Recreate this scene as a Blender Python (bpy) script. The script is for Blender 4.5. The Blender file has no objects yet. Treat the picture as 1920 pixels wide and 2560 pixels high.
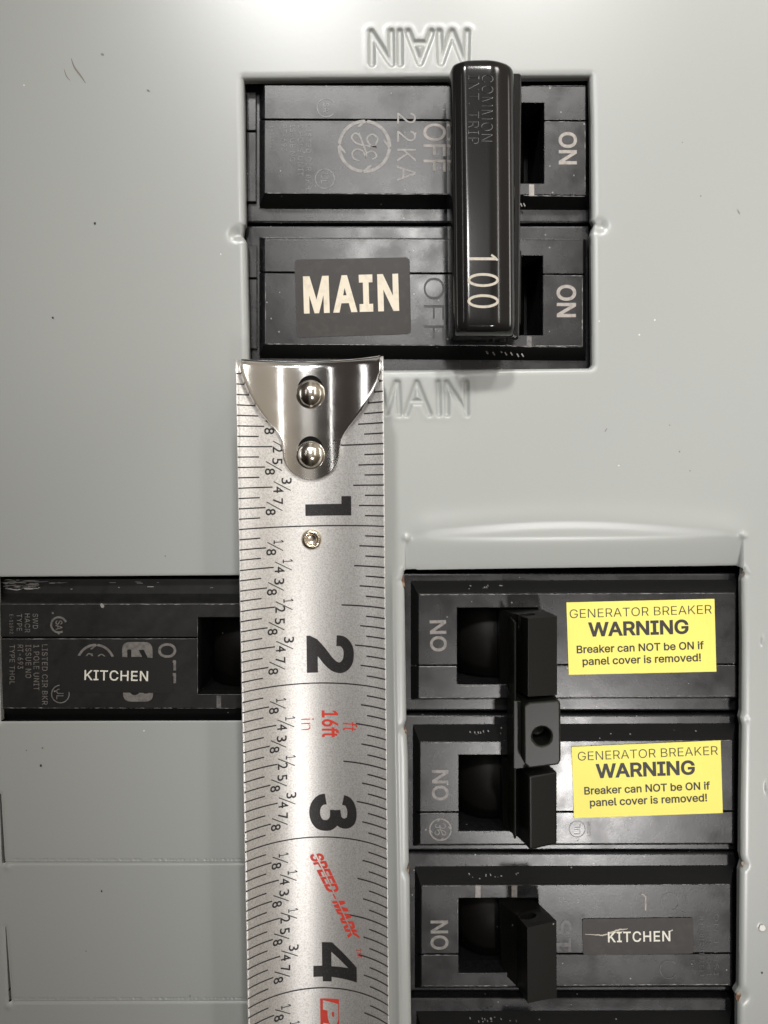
import bpy, bmesh, math, random
import numpy as np
from mathutils import Vector, Matrix
random.seed(7); rng = np.random.default_rng(7)
SC = bpy.context.scene
COL = SC.collection

# ------------------------------------------------------------------ camera
# panel frame in millimetres: X right, Y up, Z out of the panel towards the viewer (panel face Z = 0)
# world: x = X, y = -Z, z = Y, in metres
F, D, TH = 1971.0, 135.7, math.radians(3.0)
CS, SN = math.cos(TH), math.sin(TH)
def W(X, Y, Z): return Vector((X, -Z, Y)) / 1000.0
def PM(u, v, z=0.0):
    "where the sight line measured at (u, v) on the photograph meets the plane z mm above the panel"
    a = (u - 960.0) / F; b = (1280.0 - v) / F
    t = (D - z) / (b * SN + CS)
    return (a * t, (b * CS - SN) * t, z)
def P(u, v, z=0.0): return W(*PM(u, v, z))
def PROJ(X, Y, Z):
    dx, dy, dz = X, Y, Z - D
    zc = -(dy * -SN + dz * -CS) * -1
    fw = dy * -SN + dz * -CS
    up = dy * CS + dz * -SN
    return 960 + F * dx / fw, 1280 - F * up / fw

cd = bpy.data.cameras.new('camera'); cam = bpy.data.objects.new('camera', cd); COL.objects.link(cam)
cam.location = W(0, 0, D); cam.rotation_euler = (math.radians(90) - TH, 0, 0)
cd.sensor_fit = 'VERTICAL'; cd.sensor_height = 36; cd.lens = 36 * F / 2560
cd.clip_start = 0.005; cd.clip_end = 50
SC.camera = cam

# ------------------------------------------------------------------ world and lamps
SC.view_settings.view_transform = 'Standard'; SC.view_settings.look = 'None'
SC.view_settings.exposure = 0.0; SC.view_settings.gamma = 1.0
world = bpy.data.worlds.new('World'); SC.world = world; world.use_nodes = True
wn, wl = world.node_tree.nodes, world.node_tree.links; wn.clear()
wo = wn.new('ShaderNodeOutputWorld'); wb = wn.new('ShaderNodeBackground'); wl.new(wb.outputs[0], wo.inputs[0])
tc = wn.new('ShaderNodeTexCoord'); sx = wn.new('ShaderNodeSeparateXYZ'); wl.new(tc.outputs['Generated'], sx.inputs[0])
def wramp(stops, src):
    mr = wn.new('ShaderNodeMapRange'); mr.inputs[1].default_value = -1; mr.inputs[2].default_value = 1
    wl.new(src, mr.inputs[0])
    r = wn.new('ShaderNodeValToRGB'); wl.new(mr.outputs[0], r.inputs[0])
    while len(r.color_ramp.elements) > 1: r.color_ramp.elements.remove(r.color_ramp.elements[0])
    e = r.color_ramp.elements[0]; e.position, e.color = stops[0][0], (*stops[0][1], 1)
    for p, c in stops[1:]:
        e = r.color_ramp.elements.new(p); e.color = (*c, 1)
    return r
# a lit room: pale ceiling, tan walls to the right, darker room to the left and below
rz = wramp([(0.0, (.10, .085, .07)), (.38, (.35, .31, .26)), (.49, (.75, .68, .58)), (.54, (1.05, 1.0, .93)), (.68, (1.05, 1.0, .93)), (1, (.9, .86, .80))], sx.outputs['Z'])
rx = wramp([(0.0, (.45, .38, .36)), (.30, (.48, .41, .39)), (.40, (.75, .73, .72)), (.47, (4.6, 4.6, 4.6)), (.525, (4.6, 4.6, 4.6)), (.59, (2.4, 2.25, 2.05)), (.72, (3.9, 3.55, 3.1)), (1, (3.0, 2.75, 2.4))], sx.outputs['X'])
mx = wn.new('ShaderNodeMix'); mx.data_type = 'RGBA'; mx.blend_type = 'MULTIPLY'; mx.inputs[0].default_value = 1
wl.new(rz.outputs[0], mx.inputs[6]); wl.new(rx.outputs[0], mx.inputs[7]); wl.new(mx.outputs[2], wb.inputs[0])
wb.inputs[1].default_value = 0.10

def lamp(name, az, el, dist, sx_, sy_, power, color, roll=0.0, spread=180, aim=None):
    "rectangular lamp, ceiling fixture and added fill alike, seen from the panel at az degrees right and el degrees up"
    a, e = math.radians(az), math.radians(el)
    loc = Vector((math.sin(a) * math.cos(e), -math.cos(a) * math.cos(e), math.sin(e))) * dist
    l = bpy.data.lights.new(name, 'AREA'); l.shape = 'RECTANGLE'; l.size = sx_; l.size_y = sy_
    l.energy = power; l.color = color; l.spread = math.radians(spread)
    o = bpy.data.objects.new(name, l); COL.objects.link(o)
    o.matrix_world = Matrix.Translation(loc) @ ((loc - (aim or Vector((0, 0, 0)))).to_track_quat('Z', 'Y').to_matrix().to_4x4()) @ Matrix.Rotation(math.radians(roll), 4, 'Z')
    return o
AIM = P(1500, 500)

def spot(name, az, el, dist, power, color, aim, size, radius):
    a, e = math.radians(az), math.radians(el)
    loc = Vector((math.sin(a) * math.cos(e), -math.cos(a) * math.cos(e), math.sin(e))) * dist
    l = bpy.data.lights.new(name, 'SPOT'); l.energy = power; l.color = color; l.spot_size = math.radians(size); l.spot_blend = 1.0; l.shadow_soft_size = radius
    o = bpy.data.objects.new(name, l); COL.objects.link(o)
    o.matrix_world = Matrix.Translation(loc) @ ((loc - aim).to_track_quat('Z', 'Y').to_matrix().to_4x4())
spot('ceiling_and_added_light', -8.0, 36.0, 1.9, 84.0, (1.0, .985, .965), P(1850, 0), 11.2, .07)  # added key spot; its narrow cone imitates the viewer's shade at lower left
spot('ceiling_and_added_light', 12.0, 37.0, 2.0, 60.0, (1.0, .978, .945), P(1850, 0), 11.0, .08)  # added second spot, same cone falloff, softens the shadows of the first
spot('ceiling_and_added_light', 33.0, 35.0, 2.0, 34.0, (1.0, .965, .915), P(1850, 0), 10.4, .2)  # added third spot from the right, splits the shadows further
spot('ceiling_and_added_light', 1.6, 16.0, 1.9, 21.0, (1.0, .98, .955), P(1150, 420), 8.6, .085)
lamp('ceiling_and_added_light', -0.6, 18.5, 1.9, 0.09, 0.90, 0.045, (1.0, .98, .955), roll=27, spread=24, aim=AIM)
spot('wall_light', 14.5, -23.0, 1.5, 34.0, (1.0, .97, .95), P(1650, 2080), 8.4, .07)
lamp('ceiling_and_added_light', 30, 14, 2.2, 0.07, 1.3, .16, (1.0, .97, .93), roll=0, spread=40, aim=AIM)
lamp('ceiling_and_added_light', -27, 14, 2.2, 0.04, 1.2, .055, (1.0, .98, .95), roll=0, spread=40, aim=AIM)
lamp('ceiling_and_added_light', -68, 4, 2.2, 0.30, 1.7, .28, (1.0, .99, .97), roll=0, spread=50, aim=AIM)  # added side fill from the left, brightens the handle edges
lamp('ceiling_and_added_light', 74, 10, 2.2, 0.30, 1.5, .8, (1.0, .97, .93), roll=0, spread=50, aim=AIM)  # added side fill from the right, brightens the rim and bar edges

# ------------------------------------------------------------------ materials
def mat(name, base, rough=.4, metal=0.0, spec=.5, noise=None, bump=None, rvar=None, coat=0.0, coat_rough=.1, scuff=False, dust=None):
    m = bpy.data.materials.new(name); m.use_nodes = True
    nt = m.node_tree; n, l = nt.nodes, nt.links
    b = n['Principled BSDF']
    b.inputs['Base Color'].default_value = (*base, 1); b.inputs['Roughness'].default_value = rough
    b.inputs['Metallic'].default_value = metal; b.inputs['Specular IOR Level'].default_value = spec
    b.inputs['Coat Weight'].default_value = coat; b.inputs['Coat Roughness'].default_value = coat_rough
    geo = n.new('ShaderNodeNewGeometry')
    def nz(scale, detail=4, stretch=None, rot=0):
        mp = n.new('ShaderNodeMapping'); l.new(geo.outputs['Position'], mp.inputs[0])
        if stretch: mp.inputs['Scale'].default_value = stretch
        mp.inputs['Rotation'].default_value = (0, rot, 0)
        if rot:
            mp.inputs['Scale'].default_value = (1, 1, 1); m3 = n.new('ShaderNodeMapping'); l.new(mp.outputs[0], m3.inputs[0]); m3.inputs['Scale'].default_value = stretch; mp = m3
        t = n.new('ShaderNodeTexNoise'); t.inputs['Scale'].default_value = scale; t.inputs['Detail'].default_value = detail
        l.new(mp.outputs[0], t.inputs['Vector']); return t.outputs[0]
    m['nz'] = 0
    if noise:                                     # (scale, colour, amount): blotches of another colour
        sc, c2, lo, hi = noise
        mr = n.new('ShaderNodeMapRange'); mr.inputs[1].default_value = lo; mr.inputs[2].default_value = hi
        l.new(nz(sc), mr.inputs[0])
        mi = n.new('ShaderNodeMix'); mi.data_type = 'RGBA'
        mi.inputs[6].default_value = (*base, 1); mi.inputs[7].default_value = (*c2, 1)
        l.new(mr.outputs[0], mi.inputs[0]); l.new(mi.outputs[2], b.inputs['Base Color'])
    if rvar:                                      # (scale, lo, hi)
        mr = n.new('ShaderNodeMapRange'); mr.inputs[1].default_value = .3; mr.inputs[2].default_value = .7
        mr.inputs[3].default_value = rvar[1]; mr.inputs[4].default_value = rvar[2]
        l.new(nz(rvar[0], 5, (1, 1, .4) if scuff else None, math.radians(-36) if scuff else 0), mr.inputs[0]); l.new(mr.outputs[0], b.inputs['Roughness'])
    if dust is not None:                          # fine pale dust grains
        v = n.new('ShaderNodeTexVoronoi'); v.inputs['Scale'].default_value = 520; l.new(geo.outputs['Position'], v.inputs['Vector'])
        a = n.new('ShaderNodeMath'); a.operation = 'LESS_THAN'; a.inputs[1].default_value = .075; l.new(v.outputs['Distance'], a.inputs[0])
        s_ = n.new('ShaderNodeSeparateColor'); l.new(v.outputs['Color'], s_.inputs[0])
        g = n.new('ShaderNodeMath'); g.operation = 'GREATER_THAN'; g.inputs[1].default_value = .55 + dust; l.new(s_.outputs[0], g.inputs[0])
        p = n.new('ShaderNodeMath'); p.operation = 'MULTIPLY'; l.new(a.outputs[0], p.inputs[0]); l.new(g.outputs[0], p.inputs[1])
        mi = n.new('ShaderNodeMix'); mi.data_type = 'RGBA'; mi.inputs[7].default_value = (.26, .25, .24, 1); l.new(p.outputs[0], mi.inputs[0])
        if b.inputs['Base Color'].is_linked: l.new(b.inputs['Base Color'].links[0].from_socket, mi.inputs[6])
        else: mi.inputs[6].default_value = (*base, 1)
        l.new(mi.outputs[2], b.inputs['Base Color'])
    if bump:                                      # (scale, strength, distance m)
        bp = n.new('ShaderNodeBump'); bp.inputs['Strength'].default_value = bump[1]; bp.inputs['Distance'].default_value = bump[2]
        l.new(nz(bump[0], 3), bp.inputs['Height']); l.new(bp.outputs[0], b.inputs['Normal'])
    return m

M = {}
M['paint'] = mat('grey_enamel', (.407, .423, .409), .28, spec=.5, bump=(1300, .06, .0001))
M['plastic'] = mat('black_moulded_plastic', (.0115, .0115, .013), .3, noise=(900, (.017, .017, .017), .40, .75), bump=(2300, .045, .0001), spec=.6, rvar=(230, .21, .32), dust=.0)
M['plastic2'] = mat('dark_moulded_plastic', (.0105, .0105, .0105), .42, noise=(900, (.016, .0155, .015), .4, .75), bump=(1800, .07, .0001), rvar=(420, .36, .50), scuff=True)
M['chamfer'] = mat('moulded_recess_painted_dark', (.008, .008, .008), .5, spec=.35, bump=(2500, .2, .0001), dust=.1)  # case plastic made blacker to carry the recess shade
M['gloss'] = mat('glossy_black_plastic', (.010, .0095, .0095), .11)
M['rotor'] = mat('matte_black_rotor', (.0045, .004, .0035), .55, spec=.16, dust=.15)
M['satin'] = mat('satin_black_plastic', (.0075, .0075, .0065), .30, spec=.36, bump=(2500, .12, .00006), dust=.2)
M['tie'] = mat('olive_black_steel', (.0085, .0095, .007), .36, spec=.3, bump=(2600, .12, .00006))
M['void'] = mat('unlit_interior', (.006, .006, .006), .8, spec=.1)
M['chrome'] = mat('polished_steel', (.86, .85, .835), .12, metal=1, bump=(120, .05, .0005), rvar=(500, .11, .16))
M['rivet'] = mat('nickel_rivet', (.88, .835, .75), .15, metal=1, rvar=(900, .12, .2))
M['rivet2'] = mat('dull_rivet', (.66, .58, .47), .24, metal=1, bump=(3000, .2, .0001))
M['yellow'] = mat('yellow_paper', (.93, .84, .20), .55, spec=.3, noise=(60, (.90, .80, .18), .4, .7), bump=(3000, .08, .00005))
M['sticker'] = mat('black_label_film', (.032, .028, .025), .45, spec=.35, noise=(700, (.046, .041, .036), .5, .75), bump=(900, .12, .0001))
M['tapelabel'] = mat('black_embossing_tape', (.014, .013, .012), .42, bump=(1200, .1, .0001))
M['cream'] = mat('cream_print', (.78, .70, .56), .5, noise=(900, (.62, .54, .42), .5, .8))
M['white'] = mat('white_print', (.80, .77, .68), .5)
M['ink'] = mat('dark_print', (.030, .026, .026), .5)
M['tapeink'] = mat('black_tape_ink', (.018, .016, .017), .42, noise=(5000, (.05, .048, .046), .52, .7))
M['red'] = mat('red_tape_ink', (.62, .055, .035), .42)
M['stamp'] = mat('grey_stamped_print', (.40, .36, .33), .55, noise=(1300, (.24, .22, .20), .45, .75))
M['stampdim'] = mat('worn_stamped_print', (.25, .23, .215), .38, noise=(1300, (.14, .13, .12), .42, .72))
M['stampfaint'] = mat('faint_print_and_edge_glint', (.17, .162, .158), .34, noise=(1300, (.07, .068, .066), .42, .66))
M['stampleft'] = mat('grey_worn_print', (.19, .176, .162), .5, noise=(1500, (.10, .094, .088), .42, .72))
M['stampghost'] = mat('nearly_worn_off_print', (.075, .072, .070), .32, noise=(1300, (.03, .03, .03), .42, .66))
M['ghost'] = mat('rubbed_off_print', (.0125, .012, .012), .36)
M['gold'] = mat('pale_gold_print', (.52, .47, .38), .42, noise=(2500, (.36, .32, .26), .5, .75))
M['engrave'] = mat('engraved_lettering', (.004, .004, .004), .6, spec=.2)
M['rust'] = mat('rusty_cut_edge', (.13, .065, .035), .7, noise=(1500, (.36, .29, .22), .45, .65))
M['scuff'] = mat('dirt_scuff', (.21, .195, .17), .6)
M['wear'] = mat('pale_scrape', (.30, .29, .28), .5)
M['chip'] = mat('white_paint_chip', (.8, .78, .74), .5)
# printed steel tape: satin nickel lacquer with sparkle
m = mat('satin_tape_lacquer', (.86, .845, .825), .42, metal=.78, spec=.5, bump=(5200, .34, .00007), noise=(4200, (.66, .64, .61), .42, .66))
M['tape'] = m

# grey enamel gets sparse dirt specks with a shape of their own
nt = M['paint'].node_tree; n, l = nt.nodes, nt.links; b = n['Principled BSDF']
geo = n.new('ShaderNodeNewGeometry'); vo = n.new('ShaderNodeTexVoronoi'); vo.inputs['Scale'].default_value = 130
l.new(geo.outputs['Position'], vo.inputs['Vector'])
ms = n.new('ShaderNodeMath'); ms.operation = 'LESS_THAN'; ms.inputs[1].default_value = .009; l.new(vo.outputs['Distance'], ms.inputs[0])
nn = n.new('ShaderNodeTexNoise'); nn.inputs['Scale'].default_value = 22; nn.inputs['Detail'].default_value = 5; l.new(geo.outputs['Position'], nn.inputs['Vector'])
mr = n.new('ShaderNodeMapRange'); mr.inputs[1].default_value = .35; mr.inputs[2].default_value = .65; l.new(nn.outputs[0], mr.inputs[0])
mi = n.new('ShaderNodeMix'); mi.data_type = 'RGBA'; mi.inputs[6].default_value = (.411, .424, .407, 1); mi.inputs[7].default_value = (.405, .422, .410, 1)
l.new(mr.outputs[0], mi.inputs[0])
m2 = n.new('ShaderNodeMix'); m2.data_type = 'RGBA'; m2.inputs[7].default_value = (.19, .18, .16, 1)
l.new(ms.outputs[0], m2.inputs[0]); l.new(mi.outputs[2], m2.inputs[6]); l.new(m2.outputs[2], b.inputs['Base Color'])

# ------------------------------------------------------------------ object helpers
def thing(name, label, cat, loc_px, group=None):
    o = bpy.data.objects.new(name, None); COL.objects.link(o)
    o.location = P(*loc_px); o.empty_display_size = .01
    o['label'] = label; o['category'] = cat
    if group: o['group'] = group
    return o
def link(name, me, material, parent, label=None, smooth=False):
    o = bpy.data.objects.new(name, me); COL.objects.link(o)
    me.materials.clear(); me.materials.append(material)
    if smooth:
        me.polygons.foreach_set('use_smooth', [True] * len(me.polygons))
    if parent is not None:
        o.parent = parent
        if parent.parent is None: o.matrix_parent_inverse = Matrix.Translation(-parent.location)
    if label: o['label'] = label
    return o
def from_bm(name, bm, material, parent, label=None, smooth=False, recalc=True):
    if recalc: bmesh.ops.recalc_face_normals(bm, faces=bm.faces)
    me = bpy.data.meshes.new(name); bm.to_mesh(me); bm.free()
    return link(name, me, material, parent, label, smooth)
def bev(o, w=.12, seg=2, ang=32):
    m = o.modifiers.new('bevel', 'BEVEL'); m.width = w / 1000; m.segments = seg; m.limit_method = 'ANGLE'; m.angle_limit = math.radians(ang)
    m.harden_normals = False
    return o
def loft(bm, rings, cap0=True, cap1=True):
    "closed rings of world points, stacked"
    vs = [[bm.verts.new(p) for p in r] for r in rings]
    for a, b_ in zip(vs, vs[1:]):
        k = len(a)
        for i in range(k):
            bm.faces.new((a[i], a[(i + 1) % k], b_[(i + 1) % k], b_[i]))
    if cap0: bm.faces.new(vs[0])
    if cap1: bm.faces.new(vs[-1][::-1])
    return vs
def ring(poly, z): return [P(u, v, (z[i] if isinstance(z, (list, tuple)) else z)) for i, (u, v) in enumerate(poly)]
def drop(poly, z, zb):
    "outline poly seen at height z, carried straight back to zb"
    out = []
    for u, v in poly:
        X, Y, _ = PM(u, v, z); out.append(W(X, Y, zb))
    return out
def box_px(bm, u0, v0, u1, v1, z, zb):
    p = [(u0, v0), (u1, v0), (u1, v1), (u0, v1)]
    loft(bm, [ring(p, z), drop(p, z, zb)])
def sheet(bm, pts): bm.faces.new([bm.verts.new(p) for p in pts])

# ------------------------------------------------------------------ lettering
import os
def load_font():
    try:
        p = os.path.join(bpy.utils.resource_path('LOCAL'), 'datafiles', 'fonts', 'Inter.woff2')
        return bpy.data.fonts.load(p)
    except Exception:
        return None
FONT = load_font()
_tc = {}
from mathutils.geometry import delaunay_2d_cdt
def glyph_loops(s, spacing=1.0, shear=0.0, plain=False):
    c = bpy.data.curves.new('t', 'FONT'); c.body = s; c.size = 1.0; c.space_character = spacing; c.shear = shear
    c.resolution_u = 4; c.fill_mode = 'NONE'
    if FONT and not plain: c.font = FONT
    o = bpy.data.objects.new('t', c); COL.objects.link(o)
    dg = bpy.context.evaluated_depsgraph_get(); ev = o.evaluated_get(dg); me = ev.to_mesh()
    vs = [tuple(v.co[:2]) for v in me.vertices]; nx = {}
    for e in me.edges:
        a, b_ = e.vertices
        if abs(a - b_) == 1: nx[min(a, b_)] = max(a, b_)
        else: nx[max(a, b_)] = min(a, b_)
    ev.to_mesh_clear(); bpy.data.objects.remove(o); bpy.data.curves.remove(c)
    seen = set(); loops = []
    for k in sorted(nx):
        if k in seen: continue
        L = []; q = k
        while q not in seen and q in nx: seen.add(q); L.append(vs[q]); q = nx[q]
        cl = [L[0]]
        for p_ in L[1:]:
            if math.hypot(p_[0] - cl[-1][0], p_[1] - cl[-1][1]) > 1e-4: cl.append(p_)
        if math.hypot(cl[0][0] - cl[-1][0], cl[0][1] - cl[-1][1]) < 1e-4: cl.pop()
        if len(cl) > 2: loops.append(np.array(cl))
    return loops
def glyphs(s, bold=0.0, spacing=1.0, shear=0.0, plain=False):
    "outlines, thickened by bold em, filled by winding number"
    key = (s, bold, spacing, shear, plain)
    if key in _tc: return _tc[key]
    loops = glyph_loops(s, spacing, shear, plain)
    area = lambda L: .5 * np.sum(L[:, 0] * np.roll(L[:, 1], -1) - np.roll(L[:, 0], -1) * L[:, 1])
    big = max(loops, key=lambda L: abs(area(L))); sg = np.sign(area(big))
    if bold:
        out = []
        for L in loops:
            d0 = L - np.roll(L, 1, 0); d1 = np.roll(L, -1, 0) - L
            d0 /= np.hypot(*d0.T)[:, None] + 1e-9; d1 /= np.hypot(*d1.T)[:, None] + 1e-9
            n0 = np.stack([d0[:, 1], -d0[:, 0]], -1); n1 = np.stack([d1[:, 1], -d1[:, 0]], -1)
            m_ = n0 + n1; q = np.clip((m_ * m_).sum(-1), .7, None)
            out.append(L + sg * bold * 2 * m_ / q[:, None])
        loops = out
    _tc[key] = fill_loops(loops, sg); return _tc[key]
def fill_loops(loops, sg):
    area = lambda L: .5 * np.sum(L[:, 0] * np.roll(L[:, 1], -1) - np.roll(L[:, 0], -1) * L[:, 1])
    pts = np.concatenate(loops); edges = []; k = 0
    for L in loops:
        n_ = len(L); edges += [(k + i, k + (i + 1) % n_) for i in range(n_)]; k += n_
    V, E, Fs, *_ = delaunay_2d_cdt([Vector(p_) for p_ in pts], edges, [], 0, 1e-6)
    V = np.array([tuple(v) for v in V]); cen = np.array([V[list(f)].mean(0) for f in Fs])
    wn_ = np.zeros(len(cen))
    for L in loops:
        a = L; b_ = np.roll(L, -1, 0)
        for (ax, ay), (bx, by) in zip(a, b_):
            side = (bx - ax) * (cen[:, 1] - ay) - (cen[:, 0] - ax) * (by - ay)
            wn_ += ((ay <= cen[:, 1]) & (by > cen[:, 1]) & (side > 0)).astype(int)
            wn_ -= ((ay > cen[:, 1]) & (by <= cen[:, 1]) & (side < 0)).astype(int)
    ok = wn_ * sg > .5
    fs = [tuple(f) if area(V[list(f)]) > 0 else tuple(f[::-1]) for f, o_ in zip(Fs, ok) if o_]
    used = sorted({i for f in fs for i in f}); lut = {u: i for i, u in enumerate(used)}
    return V[used], [tuple(lut[i] for i in f) for f in fs]
def cap_of(bold): return glyphs('H', bold)[0][:, 1]
def text_px(bm, s, p0, p1, cap, z, bold=0.0, spacing=1.0, shear=0.0, lift=.04, xcap=False):
    "s set on the baseline p0 -> p1 (photo px), capitals cap px tall, lying on the plane z"
    vs, fs = glyphs(s, bold, spacing, shear)
    H = cap_of(bold); h0, h1 = H.min(), H.max()
    x0, x1 = vs[:, 0].min(), vs[:, 0].max()
    d = np.array([p1[0] - p0[0], p1[1] - p0[1]], float); L = np.hypot(*d); d /= L
    up = np.array([d[1], -d[0]])
    fx = (vs[:, 0] - x0) / (x1 - x0) * L; fy = (vs[:, 1] - h0) / (h1 - h0) * cap
    out = []
    for a, h in zip(fx, fy):
        q = np.array(p0) + d * a + up * h
        out.append(bm.verts.new(P(q[0], q[1], z + lift)))
    for f in fs:
        try: bm.faces.new([out[i] for i in f])
        except ValueError: pass
def stroke_px(bm, pts, w, z, lift=.04, closed=False, taper=False):
    "flat ribbon of width w px along a polyline"
    pts = [np.array(p, float) for p in pts]; n_ = len(pts); L = []; R = []
    for i in range(n_):
        a = pts[i - 1] if (i > 0 or closed) else pts[i]; c = pts[(i + 1) % n_] if (i < n_ - 1 or closed) else pts[i]
        t = c - a; t /= (np.hypot(*t) + 1e-9); nrm = np.array([t[1], -t[0]])
        ww = w * (.25 + .75 * math.sin(math.pi * min(max(i / (n_ - 1), .02), .98))) if taper else w
        L.append(bm.verts.new(P(*(pts[i] + nrm * ww / 2), z + lift))); R.append(bm.verts.new(P(*(pts[i] - nrm * ww / 2), z + lift)))
    for i in range(n_ if closed else n_ - 1):
        j = (i + 1) % n_
        bm.faces.new((L[i], L[j], R[j], R[i]))
def circ(c, r, n_=36, a0=0, a1=360, ry=None):
    ry = ry or r
    full = abs(a1 - a0) >= 360
    return [(c[0] + r * math.cos(math.radians(a0 + (a1 - a0) * i / (n_ if full else n_ - 1))),
             c[1] + ry * math.sin(math.radians(a0 + (a1 - a0) * i / (n_ if full else n_ - 1)))) for i in range(n_)]
def spline(pts, n_=8):
    pts = [np.array(p, float) for p in pts]; out = []
    for i in range(len(pts) - 1):
        p0 = pts[max(i - 1, 0)]; p1 = pts[i]; p2 = pts[i + 1]; p3 = pts[min(i + 2, len(pts) - 1)]
        for k in range(n_):
            t = k / n_
            out.append(.5 * ((2 * p1) + (-p0 + p2) * t + (2 * p0 - 5 * p1 + 4 * p2 - p3) * t * t + (-p0 + 3 * p1 - 3 * p2 + p3) * t ** 3))
    out.append(pts[-1]); return out
def script_roundel(bm, c, r, w, z, turn=90):
    "round emblem: broken ring with four curls and two script capitals"
    ca, sa = math.cos(math.radians(turn)), math.sin(math.radians(turn))
    def T(p): return (c[0] + r * (p[0] * ca - p[1] * sa), c[1] + r * (p[0] * sa + p[1] * ca))
    for k in range(4):
        a = 90 * k
        arc = [(.95 * math.cos(math.radians(a + q)), .95 * math.sin(math.radians(a + q))) for q in np.linspace(6, 92, 16)]
        stroke_px(bm, [T(p) for p in arc], w, z)
        tail = spline([(.95 * math.cos(math.radians(a + q)) * s, .95 * math.sin(math.radians(a + q)) * s) for q, s in ((6, 1.0), (-4, .93), (-13, .84), (-20, .82))], 4)
        stroke_px(bm, [T(p) for p in tail], w * .8, z, taper=True, lift=.042)
    g = spline([(-.05, -.42), (-.30, -.50), (-.46, -.30), (-.30, -.10), (-.05, -.22), (.02, -.46), (-.02, -.10), (-.12, .30), (-.34, .48), (-.50, .34), (-.36, .16), (0, .02), (.2, -.06)], 6)
    e = spline([(.50, -.30), (.38, -.46), (.20, -.34), (.24, -.10), (.40, -.04), (.20, .04), (.10, .28), (.24, .46), (.46, .40), (.54, .20)], 6)
    stroke_px(bm, [T(p) for p in g], w * .5, z, lift=.044); stroke_px(bm, [T(p) for p in spline([(-.52, .20), (-.2, .10), (.1, -.02), (.30, -.10)], 5)], w * .4, z, lift=.048); stroke_px(bm, [T(p) for p in e], w * .46, z, lift=.046)
def mark(name, material, parent, build, label=None):
    bm = bmesh.new(); build(bm)
    return from_bm(name, bm, material, parent, label, recalc=False)
def facing(o):
    me = o.data
    return o

# ------------------------------------------------------------------ steel cover (pressed sheet as one height field)
def poly_sd(U, V, poly):
    "signed distance in px to a polygon, negative inside"
    pts = np.array(poly, float); d = np.full(U.shape, 1e9); inside = np.zeros(U.shape, bool)
    for i in range(len(pts)):
        a, b_ = pts[i], pts[(i + 1) % len(pts)]
        e = b_ - a; w0 = U - a[0]; w1 = V - a[1]
        t = np.clip((w0 * e[0] + w1 * e[1]) / (e @ e + 1e-12), 0, 1)
        d = np.minimum(d, np.hypot(w0 - e[0] * t, w1 - e[1] * t))
        cond = ((a[1] > V) != (b_[1] > V))
        with np.errstate(divide='ignore', invalid='ignore'):
            xi = (b_[0] - a[0]) * (V - a[1]) / (b_[1] - a[1] + 1e-12) + a[0]
        inside ^= cond & (U < xi)
    return np.where(inside, -d, d)
def seg_d(U, V, a, b_):
    e = np.array(b_, float) - np.array(a, float)
    t = np.clip(((U - a[0]) * e[0] + (V - a[1]) * e[1]) / (e @ e + 1e-9), 0, 1)
    return np.hypot(U - a[0] - e[0] * t, V - a[1] - e[1] * t)
def sstep(x): x = np.clip(x, 0, 1); return x * x * (3 - 2 * x)

HOLES = {
 'main': [(608, 197), (1476, 189), (1479, 300), (1481, 543), (1480, 549), (1487, 560), (1482, 574), (1478, 586), (1479, 600), (1482, 912), (1476, 920), (1300, 922), (622, 928),
          (620, 800), (616, 620), (615, 603), (605, 588), (609, 564), (613, 560), (611, 400)],
 'right': [(1011, 1426), (1040, 1425), (1044, 1427), (1856, 1417), (1860, 1424), (1861, 1436), (1857, 1452), (1859, 1600), (1858, 1780), (1854, 1797), (1859, 1815), (1856, 2000), (1855, 2140), (1860, 2160), (1853, 2180),
           (1850, 2470), (1842, 2488), (1847, 2500), (1846, 2980), (1034, 2980), (1028, 2560), (1024, 2200), (1017, 2178), (1022, 2160), (1020, 1900), (1017, 1840), (1010, 1818), (1016, 1800), (1013, 1600), (1011, 1476), (1006, 1452)],
 'left': [(-8, 1442), (300, 1440), (860, 1436), (862, 1801), (2, 1804)],
 'slit1': [(-3, 1985), (1.5, 1985), (12, 2158), (4, 2159)],
 'slit2': [(12.5, 2318), (14.5, 2318), (29, 2504), (22, 2505)],
}
EMB = [((929, 82), (929, 158)), ((928, 80), (974, 152)), ((978, 79), (979, 158)), ((999, 79), (1000, 158)), ((1020, 79), (1050, 156)), ((1079, 79), (1050, 156)), ((1034, 107), (1062, 107)),
       ((1098, 79), (1102, 156)), ((1103, 156), (1128, 82)), ((1130, 79), (1160, 154)), ((1168, 79), (1166, 156)),
       ((946, 957), (946, 1034)), ((948, 957), (966, 1030)), ((966, 1030), (990, 957)), ((994, 957), (998, 1034)), ((1042, 957), (1015, 1034)), ((1042, 957), (1073, 1034)), ((1030, 1003), (1060, 1003)),
       ((1095, 957), (1097, 1034)), ((1116, 957), (1117, 1034)), ((1117, 958), (1164, 1029)), ((1165, 957), (1166, 1034))]
cover = thing('panel_cover', 'light grey painted steel panel cover with MAIN pressed into it twice', 'panel cover', (960, 1280, 0))

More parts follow.
